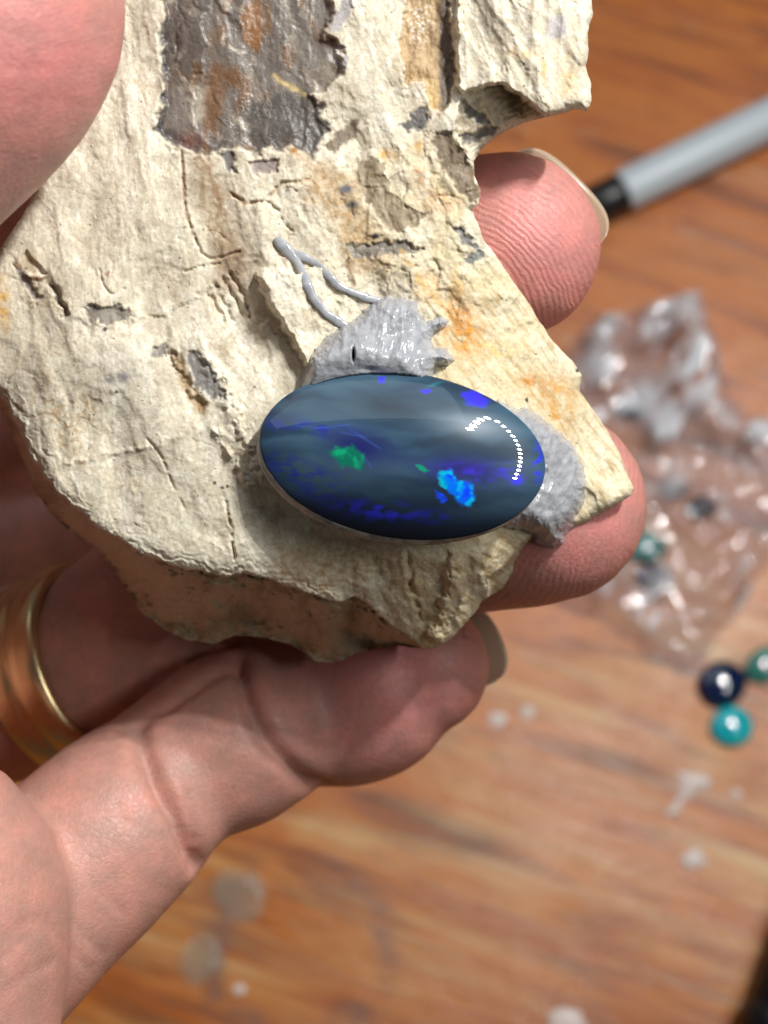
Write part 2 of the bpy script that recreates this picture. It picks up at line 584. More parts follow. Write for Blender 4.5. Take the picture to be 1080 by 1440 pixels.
def rock_height():
    z = np.zeros_like(U)
    # large form: right flank and lower prow fall away, the upper right slab stands high
    z -= 7.0 * sstep(640, 900, U + 0.25 * (V - 450)) * sstep(150, 420, V)
    z -= 8.5 * sstep(770, 915, V + 0.10 * (U - 560)) * sstep(430, 560, U)
    z -= 2.2 * sstep(760, 860, V) * sstep(560, 380, U)
    z += 1.3 * fbm(U / 210, V / 210, 2, 41)
    # grain
    z += 0.55 * fbm((GP + 20 * fbm(U / 90, V / 90, 2, 10)) / 80, GQ / 260, 2, 11)
    z += 0.22 * (ridged((GP + 14 * fbm(U / 60, V / 60, 2, 22)) / 52, GQ / 160, 2, 23) - 0.6)
    gr = sstep(-0.2, 0.5, fbm(U / 120, V / 120, 2, 77))
    z += (0.01 + 0.05 * gr) * fbm((GP + 6 * fbm(U / 22, V / 22, 2, 28)) / 9, GQ / 34, 3, 29)
    # lumps and flakes
    rough = 0.14 + 0.70 * sstep(330, 520, U) * sstep(120, 300, V) * sstep(560, 420, V) + 0.5 * sstep(560, 660, V) * sstep(500, 620, U)
    z += 0.45 * rough * fbm(U / 34, V / 34, 5, 51)
    f1, f2, idv = worley((U + 9 * fbm(U / 30, V / 30, 3, 61)) / 34, (V + 9 * fbm(U / 30, V / 30, 3, 67)) / 46, 2)
    z += 0.42 * rough * (idv - 0.5) * sstep(0.0, 0.12, f2 - f1)
    f1, f2, idv = worley((GP + 4 * fbm(U / 12, V / 12, 3, 63)) / 15, (GQ + 6 * fbm(U / 12, V / 12, 3, 69)) / 38, 5)
    z += 0.08 * (idv - 0.5) * sstep(0.0, 0.18, f2 - f1) * (0.4 + rough)
    z -= 0.07 * HAIR
    z += 0.035 * fbm(U / 7, V / 7, 3, 71) + 0.05 * ridged(U / 11, V / 11, 2, 73) * rough
    # terracing, so that the relief breaks in thin laminae
    q = 0.42
    s = z / q; fl = np.floor(s)
    z = 0.75 * z + 0.25 * q * (fl + sstep(0.55, 1.0, s - fl))

    # named features ------------------------------------------------------
    z += ledge([(366, 372), (364, 392), (378, 420), (392, 446), (410, 478), (432, 515), (450, 545)][::-1], 2.3, 70, 5, 7, 5)
    z += ledge([(150, 415), (186, 452), (240, 438), (300, 405), (345, 376), (380, 350)], -0.3, 60, 6, 10, 6)
    z += ledge([(20, 372), (32, 388), (62, 392), (80, 400), (95, 445), (140, 460), (190, 448)], -0.25, 45, 6, 9, 7)
    z -= 0.5 * mask([(36, 352), (64, 386), (46, 388), (22, 372)], 3, 2)
    z -= 0.7 * line([(236, 490), (252, 520), (270, 555), (290, 578)], 9, 3, 8)
    z += 0.5 * line([(282, 490), (310, 540), (330, 580), (352, 640), (375, 690)], 14, 4, 8)
    z += 0.6 * line([(300, 600), (330, 650), (352, 690)], 5, 3, 12)
    z += 0.22 * line([(80, 655), (140, 640), (200, 630), (262, 612)], 4, 4, 13)
    z -= 0.34 * line([(255, 205), (258, 260), (262, 300), (276, 340), (284, 356)], 2.0, 1.5, 14, False)
    z -= 0.39 * line([(284, 356), (296, 364), (312, 362), (340, 352)], 2.0, 1.5, 15)
    z -= 0.39 * line([(252, 384), (285, 374), (312, 370)], 1.8, 1.5, 16)
    z -= 0.33 * line([(138, 375), (145, 402), (158, 414), (178, 405)], 1.7, 2, 17)
    z -= 0.22 * line([(200, 606), (226, 640), (246, 690), (262, 720)], 2.0, 2, 18)
    z -= 0.50 * line([(318, 706), (324, 740), (330, 786)], 2.0, 2, 19, False)
    for k, (a, b, c) in enumerate([((300, 395), (318, 430), (326, 455)), ((312, 385), (332, 425), (342, 448)),
                                   ((322, 380), (345, 420), (352, 452)), ((290, 405), (306, 436), (318, 462))]):
        z -= 0.41 * line([a, b, c], 3.2, 4, 20 + k)
    z -= 0.44 * line([(320, 268), (345, 286), (372, 282), (390, 296), (412, 330)], 2.2, 3, 25)
    z -= 0.33 * line([(375, 280), (395, 258), (440, 252)], 2.0, 3, 26)
    # dark translucent wood at the top: a recess with a stepped, smoother floor
    md = mask(DARK, 6, 11, 24, 2)
    z = z * (1 - 0.45 * md) - 0.8 * md
    z += md * (0.32 * (FLK_ID - 0.5) * sstep(0.0, 0.22, FLK_E) + 0.05 * fbm(U / 14, V / 30, 3, 85))
    m2 = mask(TAN, 3, 5, 14, 3)
    z -= 0.8 * m2; z += 0.14 * m2 * fbm(U / 12, V / 22, 3, 87)
    for k, pl in enumerate(GREYS):
        mk = mask(pl, 3.0, 7, 13, 4 + k)
        z = z * (1 - 0.25 * mk) - 0.30 * mk
    # upper right slab and its undercut
    slab = [(640, -150), (850, -150), (850, 150), (806, 157), (764, 164), (752, 150), (738, 138), (716, 124), (700, 116),
            (678, 122), (655, 130), (643, 122)]
    ms = mask(slab, 3, 4, 15, 9)
    z += 2.3 * ms * (0.55 + 0.45 * sstep(640, 760, U))
    z += ms * (0.5 * (ridged((U - 0.05 * V) / 46, V / 260, 2, 91) - 0.5))
    under = mask([(655, 128), (700, 114), (745, 142), (768, 166), (700, 200), (668, 225), (640, 190), (646, 150)], 3, 3, 12, 10)
    z -= under * (1.0 + 2.2 * sstep(120, 210, V)) * (1 - ms)
    z += under * (1 - ms) * 0.45 * ridged((U * 0.6 + V) / 10, (U - V) / 60, 2, 93)
    # folds on the prow under the stone
    pr = sstep(755, 800, V) * sstep(460, 520, U) * sstep(760, 700, U)
    z += pr * (0.9 * fbm((U - 0.18 * V + 14 * fbm(U / 40, V / 40, 3, 94)) / 40, V / 150, 2, 95) + 0.35 * fbm(U / 22, V / 26, 4, 96) + 0.9 * line([(572, 770), (577, 820), (596, 880)], 5, 3, 33) * -1)
    z += pr * 1.3 * line([(634, 765), (638, 810), (622, 860), (606, 905)], 9, 4, 34)
    z -= 3.0 * mask([(755, 752), (735, 765), (718, 790), (690, 815), (690, 850), (770, 830), (770, 760)], 4, 3, 12, 35)
    # lower left lip of the face: thin chipped laminae
    lip = np.exp(-np.clip(RF, 0, None) / 16) * sstep(520, 560, V) * sstep(620, 560, U)
    z -= lip * 1.2
    z += lip * 0.5 * ridged(RF / 10 + 1.6 * fbm(U / 26, V / 26, 4, 97), (U + V) / 90, 2, 98)
    z -= 2.6 * blob(400, 735, 62, 46) + 1.8 * blob(480, 775, 70, 34)
    # rim roll-over
    z -= 1.6 * np.exp(-np.clip(RS, 0, None) / 5.0)
    # side below the lip
    out = np.clip(-RF, 0, None); ins = np.clip(RS, 0, None)
    tt = out / (out + ins + 1e-6)
    on = (RF < 0) & (U < 640) & (V > 500)
    side = -2.0 - 17.0 * sstep(0, 1, tt) ** 0.8 + 1.9 * fbm(U / 46, V / 30, 4, 99) + 0.9 * (ridged((U * 0.3 + V) / 24, (U - V * .3) / 120, 3, 103) - .5)
    z = np.where(on, np.minimum(z, z * (1 - tt) + side), z)
    return z


DARK = [(236, -160), (232, 0), (228, 60), (228, 120), (226, 160), (215, 184), (243, 203), (270, 210), (290, 222), (312, 209),
        (335, 206), (357, 217), (385, 205), (404, 207), (440, 220), (452, 200), (466, 183), (448, 152), (436, 135),
        (455, 122), (476, 108), (482, 88), (474, 66), (458, 46), (466, 20), (474, -160)]
TAN = [(560, -160), (640, -160), (632, 0), (634, 44), (640, 111), (631, 147), (620, 160), (606, 150), (596, 112), (572, 120),
       (562, 58), (572, 0)]
GREYS = [
    [(608, 186), (636, 186), (655, 215), (666, 250), (676, 278), (660, 288), (640, 262), (622, 240), (612, 214)],
    [(500, 222), (538, 226), (548, 262), (566, 288), (600, 302), (584, 318), (560, 328), (535, 312), (516, 284), (504, 256)],
    [(560, 176), (586, 152), (600, 148), (600, 182), (572, 186)],
    [(634, 318), (650, 322), (678, 350), (668, 352), (648, 340)],
    [(652, 362), (674, 348), (682, 362), (660, 374)],
    [(455, 206), (474, 186), (500, 166), (506, 180), (490, 202), (466, 214)],
    [(264, 492), (278, 494), (300, 520), (314, 548), (318, 562), (298, 560), (274, 542), (266, 520)],
    [(120, 430), (150, 428), (180, 434), (188, 446), (150, 456), (126, 452)],
    [(68, 398), (78, 400), (100, 444), (88, 446)],
    [(20, 372), (32, 380), (60, 420), (52, 424), (28, 396)],
    [(650, 140), (668, 150), (690, 172), (700, 178), (670, 172), (655, 160)],
    [(648, 190), (690, 176), (706, 182), (680, 196), (652, 204)],
    [(488, 345), (530, 340), (560, 338), (596, 350), (590, 356), (540, 358), (500, 366)],
    [(350, 228), (392, 224), (394, 238), (360, 246)],
    [(215, 490), (236, 484), (232, 500), (212, 504)],
    [(312, 212), (326, 212), (330, 246), (318, 240)],
]
RZ = rock_height()


def rock_colour():
    sh = U.shape
    col = np.zeros(sh + (3,))

    def put(m, c, k=1.0):
        nonlocal col
        m = np.clip(m * k, 0, 1)[..., None]
        col = col * (1 - m) + lin(c) * m
    n1 = fbm(GP / 45, GQ / 190, 4, 201); n2 = fbm(U / 60, V / 60, 5, 205); n3 = fbm(GP / 8, GQ / 55, 4, 209); n4 = fbm(U / 9, V / 9, 4, 213)
    col[:] = lin((228, 220, 198))
    put(sstep(-0.15, 0.5, n2), (208, 198, 176), 0.8)
    put(sstep(-0.05, 0.55, n1), (238, 232, 215), 0.85)
    put(sstep(0.05, 0.5, n3), (186, 173, 152), 0.45)
    put(sstep(0.1, 0.55, n4), (192, 180, 158), 0.4)
    put(sstep(0.1, 0.55, fbm(U / 24, V / 24, 4, 217)), (180, 170, 150), 0.5)
    put(sstep(0.25, 0.6, fbm(U / 90, V / 120, 4, 219)) * (0.5 + n4), (188, 166, 136), 0.7)
    put(sstep(0.2, 0.45, fbm(U / 13, V / 18, 4, 220)), (240, 235, 220), 0.7)
    # wispy brown lines that follow the grain
    wis = sstep(0.80, 0.97, ridged((GP + 12 * fbm(U / 30, V / 30, 3, 222)) / 24, GQ / 90, 2, 223)) * sstep(-0.1, 0.4, fbm(U / 70, V / 70, 3, 224))
    put(wis, (168, 144, 114), 0.6)
    put(HAIR, (150, 126, 100), 0.5)
    # yellower right flank and prow
    yl = sstep(560, 660, U + 0.15 * (V - 400)) * sstep(330, 400, V)
    put(yl * (0.6 + 0.4 * n2), (224, 206, 158), 0.75)
    put(yl * sstep(0.0, 0.5, fbm(GP / 7, GQ / 34, 4, 221)), (176, 148, 100), 0.6)
    put(sstep(180, 260, V) * sstep(440, 520, U) * sstep(680, 640, U) * sstep(420, 360, V) * (0.5 + n2), (214, 196, 152), 0.7)
    # brown, granular patch in the middle
    gr = mask([(430, 220), (500, 250), (520, 310), (560, 340), (540, 380), (490, 380), (480, 320), (430, 280)], 14, 12, 24, 40)
    put(gr * (0.65 + 0.5 * sstep(-0.1, 0.4, n4)), (170, 142, 104), 0.95)
    put(mask([(268, 215), (300, 225), (330, 300), (345, 360), (320, 380), (296, 340), (276, 270)], 14, 10, 22, 41) * (0.75 + 0.6 * n4), (166, 142, 112), 0.95)
    put(mask([(296, 340), (330, 345), (360, 385), (330, 420), (300, 400)], 12, 8, 20, 42), (166, 140, 112), 0.6)
    put(blob(338, 368, 16, 14) * (0.6 + n4), (110, 84, 66), 0.8)
    put(mask([(236, 486), (256, 494), (276, 540), (292, 566), (288, 586), (272, 578), (250, 534)], 5, 5, 12, 43) * (0.7 + 0.5 * n3), (146, 116, 74), 0.95)
    put(mask([(62, 550), (110, 590), (120, 660), (95, 640), (70, 600)], 10, 10, 16, 44) * sstep(-0.1, 0.3, n4), (190, 160, 118), 0.8)
    put(blob(120, 575, 14, 22) * sstep(-0.1, 0.3, n4), (178, 140, 92), 0.8)
    put(blob(50, 410, 14, 36) * sstep(-0.1, 0.2, fbm(U / 4, V / 4, 3, 225)), (170, 146, 112), 0.9)
    put(blob(85, 425, 22, 16) * sstep(-0.1, 0.2, fbm(U / 4, V / 4, 3, 226)), (176, 150, 112), 0.8)
    put(blob(40, 366, 14, 16), (196, 180, 150), 0.9)
    put(mask([(20, 362), (28, 372), (40, 388), (64, 390), (60, 396), (34, 394), (22, 376)], 2, 2, 8, 45), (112, 76, 44), 0.9)
    # orange iron stains
    ns = fbm(U / 12, V / 12, 4, 231)
    for cx, cy, rx, ry, c, k in [(3, 430, 10, 34, (226, 176, 84), 1.0), (655, 470, 30, 38, (214, 146, 58), 0.95),
                                 (640, 440, 14, 26, (206, 140, 60), 0.7), (605, 405, 20, 22, (214, 160, 84), 0.55),
                                 (770, 545, 34, 22, (208, 150, 66), 0.75), (785, 580, 26, 34, (206, 154, 74), 0.75),
                                 (745, 535, 16, 10, (196, 130, 50), 0.8), (700, 490, 30, 20, (214, 180, 110), 0.6),
                                 (546, 218, 14, 8, (222, 168, 76), 0.9), (590, 205, 12, 8, (220, 176, 96), 0.7),
                                 (588, 246, 8, 12, (206, 140, 66), 0.8), (620, 285, 26, 14, (196, 136, 66), 0.7),
                                 (765, 100, 5, 24, (216, 170, 118), 0.8), (800, 110, 12, 40, (232, 196, 140), 0.55),
                                 (735, 74, 22, 8, (226, 190, 140), 0.8), (415, 212, 12, 12, (170, 122, 66), 0.9),
                                 (642, 400, 8, 20, (206, 160, 80), 0.7)]:
        put(blob(cx, cy, rx, ry) * (0.55 + 0.9 * ns), c, k * 1.25)
    # wood and grey opalised patches
    md = mask(DARK, 4, 11, 24, 2)
    w1 = fbm((U - 0.05 * V) / 14, V / 90, 4, 241); w2 = fbm(U / 22, V / 30, 4, 243)
    put(md, (126, 119, 112))
    put(md * sstep(0.35, 0.7, FLK_ID), (98, 90, 84), 0.75)
    put(md * sstep(0.25, 0.05, FLK_ID), (146, 136, 124), 0.75)
    put(md * sstep(-0.1, 0.6, w1), (92, 84, 78), 0.6)
    put(md * sstep(0.1, 0.5, w2), (140, 130, 118), 0.5)
    put(md * sstep(0.15, 0.5, fbm(U / 30, V / 60, 4, 245)), (120, 88, 58), 0.65)
    put(md * sstep(0.05, 0.0, FLK_E) * sstep(0.1, 0.5, w2), (170, 160, 148), 0.5)
    put(md * sstep(0.2, 0.6, fbm(U / 40, V / 40, 4, 247)), (208, 198, 176), 0.5)
    put(md * line([(232, -20), (231, 80), (229, 150), (224, 185)], 6, 2, 246, False), (66, 66, 70), 0.95)
    put(md * mask([(340, 8), (352, 4), (369, -6), (368, 52), (360, 76), (350, 66), (340, 48)], 7, 6, 14, 50), (146, 98, 50), 0.7)
    put(md * mask([(298, 86), (312, 92), (318, 104), (312, 150), (304, 190), (288, 186), (288, 130)], 7, 6, 14, 51), (122, 84, 48), 0.7)
    put(md * mask([(322, 98), (350, 102), (356, 130), (342, 152), (328, 168), (336, 130), (318, 112)], 7, 6, 14, 52), (118, 82, 50), 0.7)
    put(md * mask([(345, 150), (400, 130), (440, 140), (466, 182), (440, 218), (400, 205), (357, 216), (350, 180)], 6, 6, 14, 53), (84, 80, 78), 0.8)
    put(md * mask([(215, 184), (240, 180), (262, 196), (290, 222), (243, 203)], 4, 3, 10, 54), (74, 70, 72), 0.8)
    put(md * blob(268, 198, 16, 12), (118, 62, 52), 0.6)
    put(md * line([(318, 46), (312, 58), (330, 70), (348, 74)], 2.6, 2, 55), (205, 198, 184), 0.9)
    put(md * line([(398, -10), (412, 40), (410, 60), (418, 76)], 2.4, 2, 56), (178, 166, 148), 0.8)
    put(line([(380, 102), (396, 116), (415, 126), (434, 134)], 4, 2, 57), (214, 190, 134), 0.9)
    put(mask([(248, 96), (262, 112), (276, 132), (268, 128), (254, 112)], 2, 2, 8, 58), (178, 168, 156), 0.9)
    put(mask([(462, 45), (470, 20), (486, -4), (496, 0), (488, 28), (478, 44)], 3, 3, 10, 59), (170, 166, 172), 0.8)
    put(line([(478, 60), (486, 80), (484, 100)], 5, 3, 60), (164, 166, 174), 0.8)
    put(blob(470, 79, 6, 7), (232, 232, 230), 0.9)
    m2 = mask(TAN, 3, 5, 14, 3)
    put(m2, (184, 156, 116)); put(m2 * sstep(0.0, 0.5, fbm(U / 14, V / 40, 4, 251)), (140, 108, 76), 0.8)
    put(m2 * sstep(614, 622, U + 3 * n4), (118, 108, 102), 0.85)
    put(mask([(600, 108), (616, 116), (620, 146), (606, 152), (600, 130)], 3, 2, 10, 61), (206, 180, 132), 0.9)
    put(blob(590, 30, 18, 26) * sstep(0.05, 0.25, fbm(U / 5, V / 5, 3, 253)), (238, 234, 222), 0.9)
    gc = [(126, 114, 100), (146, 134, 118), (100, 100, 108), (104, 106, 116), (112, 118, 126), (124, 112, 100), (150, 152, 160),
          (136, 132, 132), (140, 138, 136), (130, 126, 128), (110, 112, 120), (112, 112, 118), (134, 132, 132), (152, 144, 150),
          (150, 148, 152), (120, 120, 128)]
    gc = [(a * 1.03, b * 1.0, c * 0.93) for a, b, c in gc]
    ng = fbm(U / 8, V / 14, 3, 261)
    for k, pl in enumerate(GREYS):
        mk = mask(pl, 3.0, 7, 13, 4 + k)
        put(mk, gc[k], 0.95); put(mk * sstep(0.0, 0.5, ng), tuple(0.8 * q for q in gc[k]), 0.6)
    put(blob(486, 266, 9, 6), (92, 94, 102), 1.3); put(blob(496, 288, 9, 6), (96, 92, 88), 1.2)
    put(blob(174, 531, 8, 7), (146, 142, 146), 1.2); put(blob(154, 534, 9, 5), (160, 154, 152), 1.0)
    put(blob(528, 332, 5, 4), (50, 50, 54), 1.4)
    ud = mask([(700, 114), (722, 126), (745, 142), (764, 164), (735, 166), (716, 150), (704, 130)], 3, 3, 12, 62)
    put(ud * (0.6 + 0.6 * sstep(-0.2, 0.3, fbm((U * .5 + V) / 6, (U - V) / 40, 3, 271))), (138, 118, 78), 0.9)
    put(mask([(770, 26), (796, 20), (800, 44), (782, 54), (770, 52)], 4, 4, 12, 63), (190, 184, 188), 0.8)
    # veins
    for k, (pl, w_, c) in enumerate([([(255, 205), (258, 260), (262, 300), (276, 340), (284, 356)], 2.2, (140, 104, 76)),
                                     ([(278, 215), (292, 235), (304, 262), (312, 300)], 3.5, (150, 112, 84)),
                                     ([(320, 268), (345, 286), (372, 282)], 3, (150, 116, 80)),
                                     ([(375, 280), (395, 258), (440, 252)], 2.5, (170, 140, 104)),
                                     ([(560, 345), (590, 395), (640, 450)], 4, (206, 168, 104)),
                                     ([(484, 345), (490, 372), (500, 405)], 4, (120, 92, 62)),
                                     ([(630, 400), (650, 430), (660, 440)], 4, (128, 96, 60)),
                                     ([(148, 382), (152, 388), (154, 378)], 1.2, (150, 70, 50)),
                                     ([(318, 706), (324, 740), (330, 786)], 1.6, (150, 130, 106))]):
        put(line(pl, w_, 2, 280 + k), c, 0.85)
    # lower middle: crumbly; the brown also carries the opal's cast shadow
    put(mask([(380, 770), (500, 760), (560, 775), (540, 800), (500, 835), (420, 838), (384, 815)], 14, 10, 24, 64) * (0.6 + n4), (186, 152, 108), 0.8)
    put(sstep(770, 830, V) * sstep(560, 640, U) * sstep(0.1, 0.5, n3), (196, 168, 120), 0.6)
    # side below the lip
    on = sstep(2, -3, RF) * (U < 640) * (V > 480)
    put(on, (184, 166, 134), 0.9); put(on * sstep(-0.1, 0.5, n2), (150, 132, 100), 0.8); put(on * sstep(0.1, 0.5, fbm(U / 14, V / 8, 4, 291)), (196, 172, 144), 0.5)
    # specks
    f1, f2, idv = worley(U / 22, V / 22, 9)
    put((f1 < 0.05 + 0.05 * (idv - 0.9)) & (idv > 0.86), (66, 58, 54), 0.9)
    for (cx, cy, r) in [(148, 463, 3), (302, 679, 2.6), (313, 686, 2.2), (320, 684, 2.2), (164, 551, 2.4), (741, 562, 2.6), (812, 521, 3.0)]:
        put(((U - cx) ** 2 + (V - cy) ** 2 < r * r).astype(float), (60, 54, 52), 0.9)
    rough = 0.78 - 0.50 * md - 0.25 * m2
    for k, pl in enumerate(GREYS):
        rough -= (0.45 if k in (2, 6, 12) else 0.28) * mask(pl, 3.0, 7, 13, 4 + k)
    rough -= 0.35 * blob(340, 165, 16, 22) * md
    return np.clip(col, 0.01, 0.9), np.clip(rough, 0.16, 0.9)


def heightfield(u, v, z, keep, sd, extra=None, snap=True):
    """faces of grid cells inside; rim vertices pulled on to the outline"""
    ok = keep
    cell = ok[:-1, :-1] & ok[1:, :-1] & ok[:-1, 1:] & ok[1:, 1:]
    idx = np.arange(u.size).reshape(u.shape)
    f = np.stack([idx[:-1, :-1][cell], idx[1:, :-1][cell], idx[1:, 1:][cell], idx[:-1, 1:][cell]], -1)
    used = np.zeros(u.size, bool); used[f.ravel()] = True
    # boundary vertices
    e = np.concatenate([f[:, [0, 1]], f[:, [1, 2]], f[:, [2, 3]], f[:, [3, 0]]])
    key = np.sort(e, 1); kk = key[:, 0].astype(np.int64) * u.size + key[:, 1]
    uq, inv, cnt = np.unique(kk, return_inverse=True, return_counts=True)
    be = e[cnt[inv] == 1]
    rim = np.unique(be)
    if snap:
        gy, gx = np.gradient(sd)
        g = np.hypot(gx, gy) + 1e-9
        st = u[0, 1] - u[0, 0]
        k = np.clip(sd / (g / st) , -2.5, 2.5).ravel()
        ru = u.ravel().copy(); rv = v.ravel().copy()
        ru[rim] -= (k * (gx / g).ravel())[rim]; rv[rim] -= (k * (gy / g).ravel())[rim]
        u = ru.reshape(u.shape); v = rv.reshape(v.shape)
    new = np.full(u.size, -1); new[used] = np.arange(used.sum())
    pts = P(u.ravel()[used], v.ravel()[used], z.ravel()[used])
    return pts, new[f], used, new[be]


def skirt(pts, faces, be, rings, u, v, sd, blur=6, cap=True):
    """close the sheet: rings (pull inwards in px, depth rule) behind the rim"""
    gy, gx = np.gradient(boxblur(sd, blur)); g = np.hypot(gx, gy) + 1e-9
    rim = np.unique(be)
    ru, rv = proj(pts[rim])
    st = u[0, 1] - u[0, 0]
    i = np.clip(np.round((ru - u[0, 0]) / st).astype(int), 0, u.shape[1] - 1); j = np.clip(np.round((rv - v[0, 0]) / st).astype(int), 0, u.shape[0] - 1)
    nx, ny = (gx / g)[j, i], (gy / g)[j, i]
    V_ = [pts]; F_ = [faces]
    base = len(pts)
    look = np.full(len(pts), -1); look[rim] = np.arange(len(rim))
    loc = look[be]
    cur = rim
    for (pull, z) in rings:
        zz = z(ru, rv, pts[rim][:, 2])
        q = P(ru + nx * pull, rv + ny * pull, zz)
        nxt = np.arange(base, base + len(rim)); base += len(rim)
        V_.append(q)
        F_.append(np.stack([cur[loc[:, 1]], cur[loc[:, 0]], nxt[loc[:, 0]], nxt[loc[:, 1]]], -1))
        cur = nxt
    return np.vstack(V_), np.vstack(F_)


def build_rock():
    colr, rgh = rock_colour()
    keep = RS > -0.6 * STEP
    pts, f, used, be = heightfield(U, V, RZ, keep, RS)
    nv0 = len(pts)

    def back(k):
        def fn(u_, v_, z_):
            deep = 9 + 10 * sstep(560, 240, u_) + 2 * fbm(u_ / 60, v_ / 60, 2, 301)
            return np.minimum(z_ - 0.5 - 1.2 * k, z_ * (1 - k) - deep * k)
        return fn
    allv, quads = skirt(pts, f, be, [(2, back(0.10)), (7, back(0.35)), (16, back(0.65)), (34, back(0.9)), (70, back(1.0)), (140, back(1.05))], U, V, RS)
    c = np.tile(lin((178, 150, 120)), (len(allv), 1)); c[:nv0] = colr.reshape(-1, 3)[used]
    r = np.full(len(allv), 0.8); r[:nv0] = rgh.ravel()[used]
    t = NT('cream_fossil_stone')
    v = t.coord()
    n = t.noise(v, 3.2, 5, 0.62)
    base = t.mix(0.9, t.attr('col').outputs['Color'], t.ramp(n, [(0.3, (0.80, 0.78, 0.75)), (0.62, (1.08, 1.07, 1.05))]), 'MULTIPLY')
    t.link(base, t.b.inputs['Base Color'])
    t.link(t.attr('rough').outputs['Fac'], t.b.inputs['Roughness'])
    t.b.inputs['Specular IOR Level'].default_value = 0.45
    n2 = t.noise(v, 3.0, 5, 0.6, 0.8)
    t.link(t.bump(n2, 0.07, 0.9), t.b.inputs['Normal'])
    o = mesh_obj('rock_specimen', allv, quads, t.m, attrs={'col': c, 'rough': r})
    tag(o, 'cream fossil wood rock with grey and brown patches held in the hand', 'rock')


build_rock()


def rock_z(u, v):
    fu = np.clip((np.asarray(u, float) - U0) / STEP, 0, U.shape[1] - 1.001); fv = np.clip((np.asarray(v, float) - V0) / STEP, 0, U.shape[0] - 1.001)
    i = fu.astype(int); j = fv.astype(int); a = fu - i; b = fv - j
    return (RZ[j, i] * (1 - a) * (1 - b) + RZ[j, i + 1] * a * (1 - b) + RZ[j + 1, i] * (1 - a) * b + RZ[j + 1, i + 1] * a * b)

# ------------------------------------------------------------------ grey setting putty
def putty_mat():
    t = NT('grey_putty')
    v = t.coord()
    n = t.noise(v, 1.1, 4, 0.6, 0.5)
    n2 = t.noise(v, 1.8, 3, 0.55, 0.6)
    t.link(t.ramp(n, [(0.3, tuple(lin((146, 149, 155)))), (0.7, tuple(lin((178, 180, 184))))]), t.b.inputs['Base Color'])
    t.b.inputs['Roughness'].default_value = 0.16
    t.b.inputs['Specular IOR Level'].default_value = 0.6
    t.link(t.bump(n2, 0.035, 0.8), t.b.inputs['Normal'])
    return t.m


PUTTY = putty_mat()


def build_putty(name, poly, top, seed, label, holes=()):
    us = [p[0] for p in poly]; vs = [p[1] for p in poly]
    st = 1.0
    u, v = np.meshgrid(np.arange(min(us) - 6, max(us) + 6, st), np.arange(min(vs) - 6, max(vs) + 6, st))
    sd = poly_sd(u + 2.0 * fbm(u / 9, v / 9, 3, seed), v + 2.0 * fbm(u / 9, v / 9, 3, seed + 5), poly)
    dd = np.clip(sd, 0, None)
    base = rock_z(u, v)
    k = 7
    for _ in range(3):                      # the putty bridges the small hollows of the rock
        pad = np.pad(base, k, mode='edge')
        base = np.mean([pad[k + a:k + a + base.shape[0], k + b:k + b + base.shape[1]] for a in (-k, 0, k) for b in (-k, 0, k)], axis=0)
    th = top(u, v) * (1 - np.exp(-dd / 12.0)) + 0.6 * (1 - np.exp(-dd / 2.5))
    th = th + sstep(0, 8, dd) * (0.30 * fbm(u / 26, v / 26, 2, seed + 9) + 0.30 * ridged((u + 0.3 * v) / 20, (u * .5 - v) / 70, 2, seed + 11) + (0.01 + 0.03 * sstep(480, 520, u)) * fbm(u / 7, v / 9, 2, seed + 21))
    for (hu, hv, ru, rv, dp) in holes:
        th = th - dp * np.exp(-((u - hu) / ru) ** 2 - ((v - hv) / rv) ** 2)
    z = base + th - 0.35
    q = P(u, v, OP_C[2]) - OP_C
    rr = np.hypot(q @ OP_A / OP_SA, q @ OP_B / OP_SB)
    cap = OP_C[2] - 0.1 + 6 * np.clip(rr - 0.95, 0, None) + 0.12 * fbm(u / 22, v / 14, 3, seed + 31)
    z = -np.log(np.exp(-2.2 * z) + np.exp(-2.2 * cap)) / 2.2
    z = np.where(rr < 0.96, np.minimum(z, OP_C[2] - 0.5), z)
    pts, f, used, be = heightfield(u, v, z, sd > -0.6 * st, sd)
    allv, quads = skirt(pts, f, be, [(0.5, lambda a, b, c: c - 0.7), (4, lambda a, b, c: c - 1.8), (30, lambda a, b, c: c - 2.6)], u, v, sd, 3)
    o = mesh_obj(name, allv, quads, PUTTY)
    return tag(o, label, 'putty', 'grey putty dabs that hold the opal')


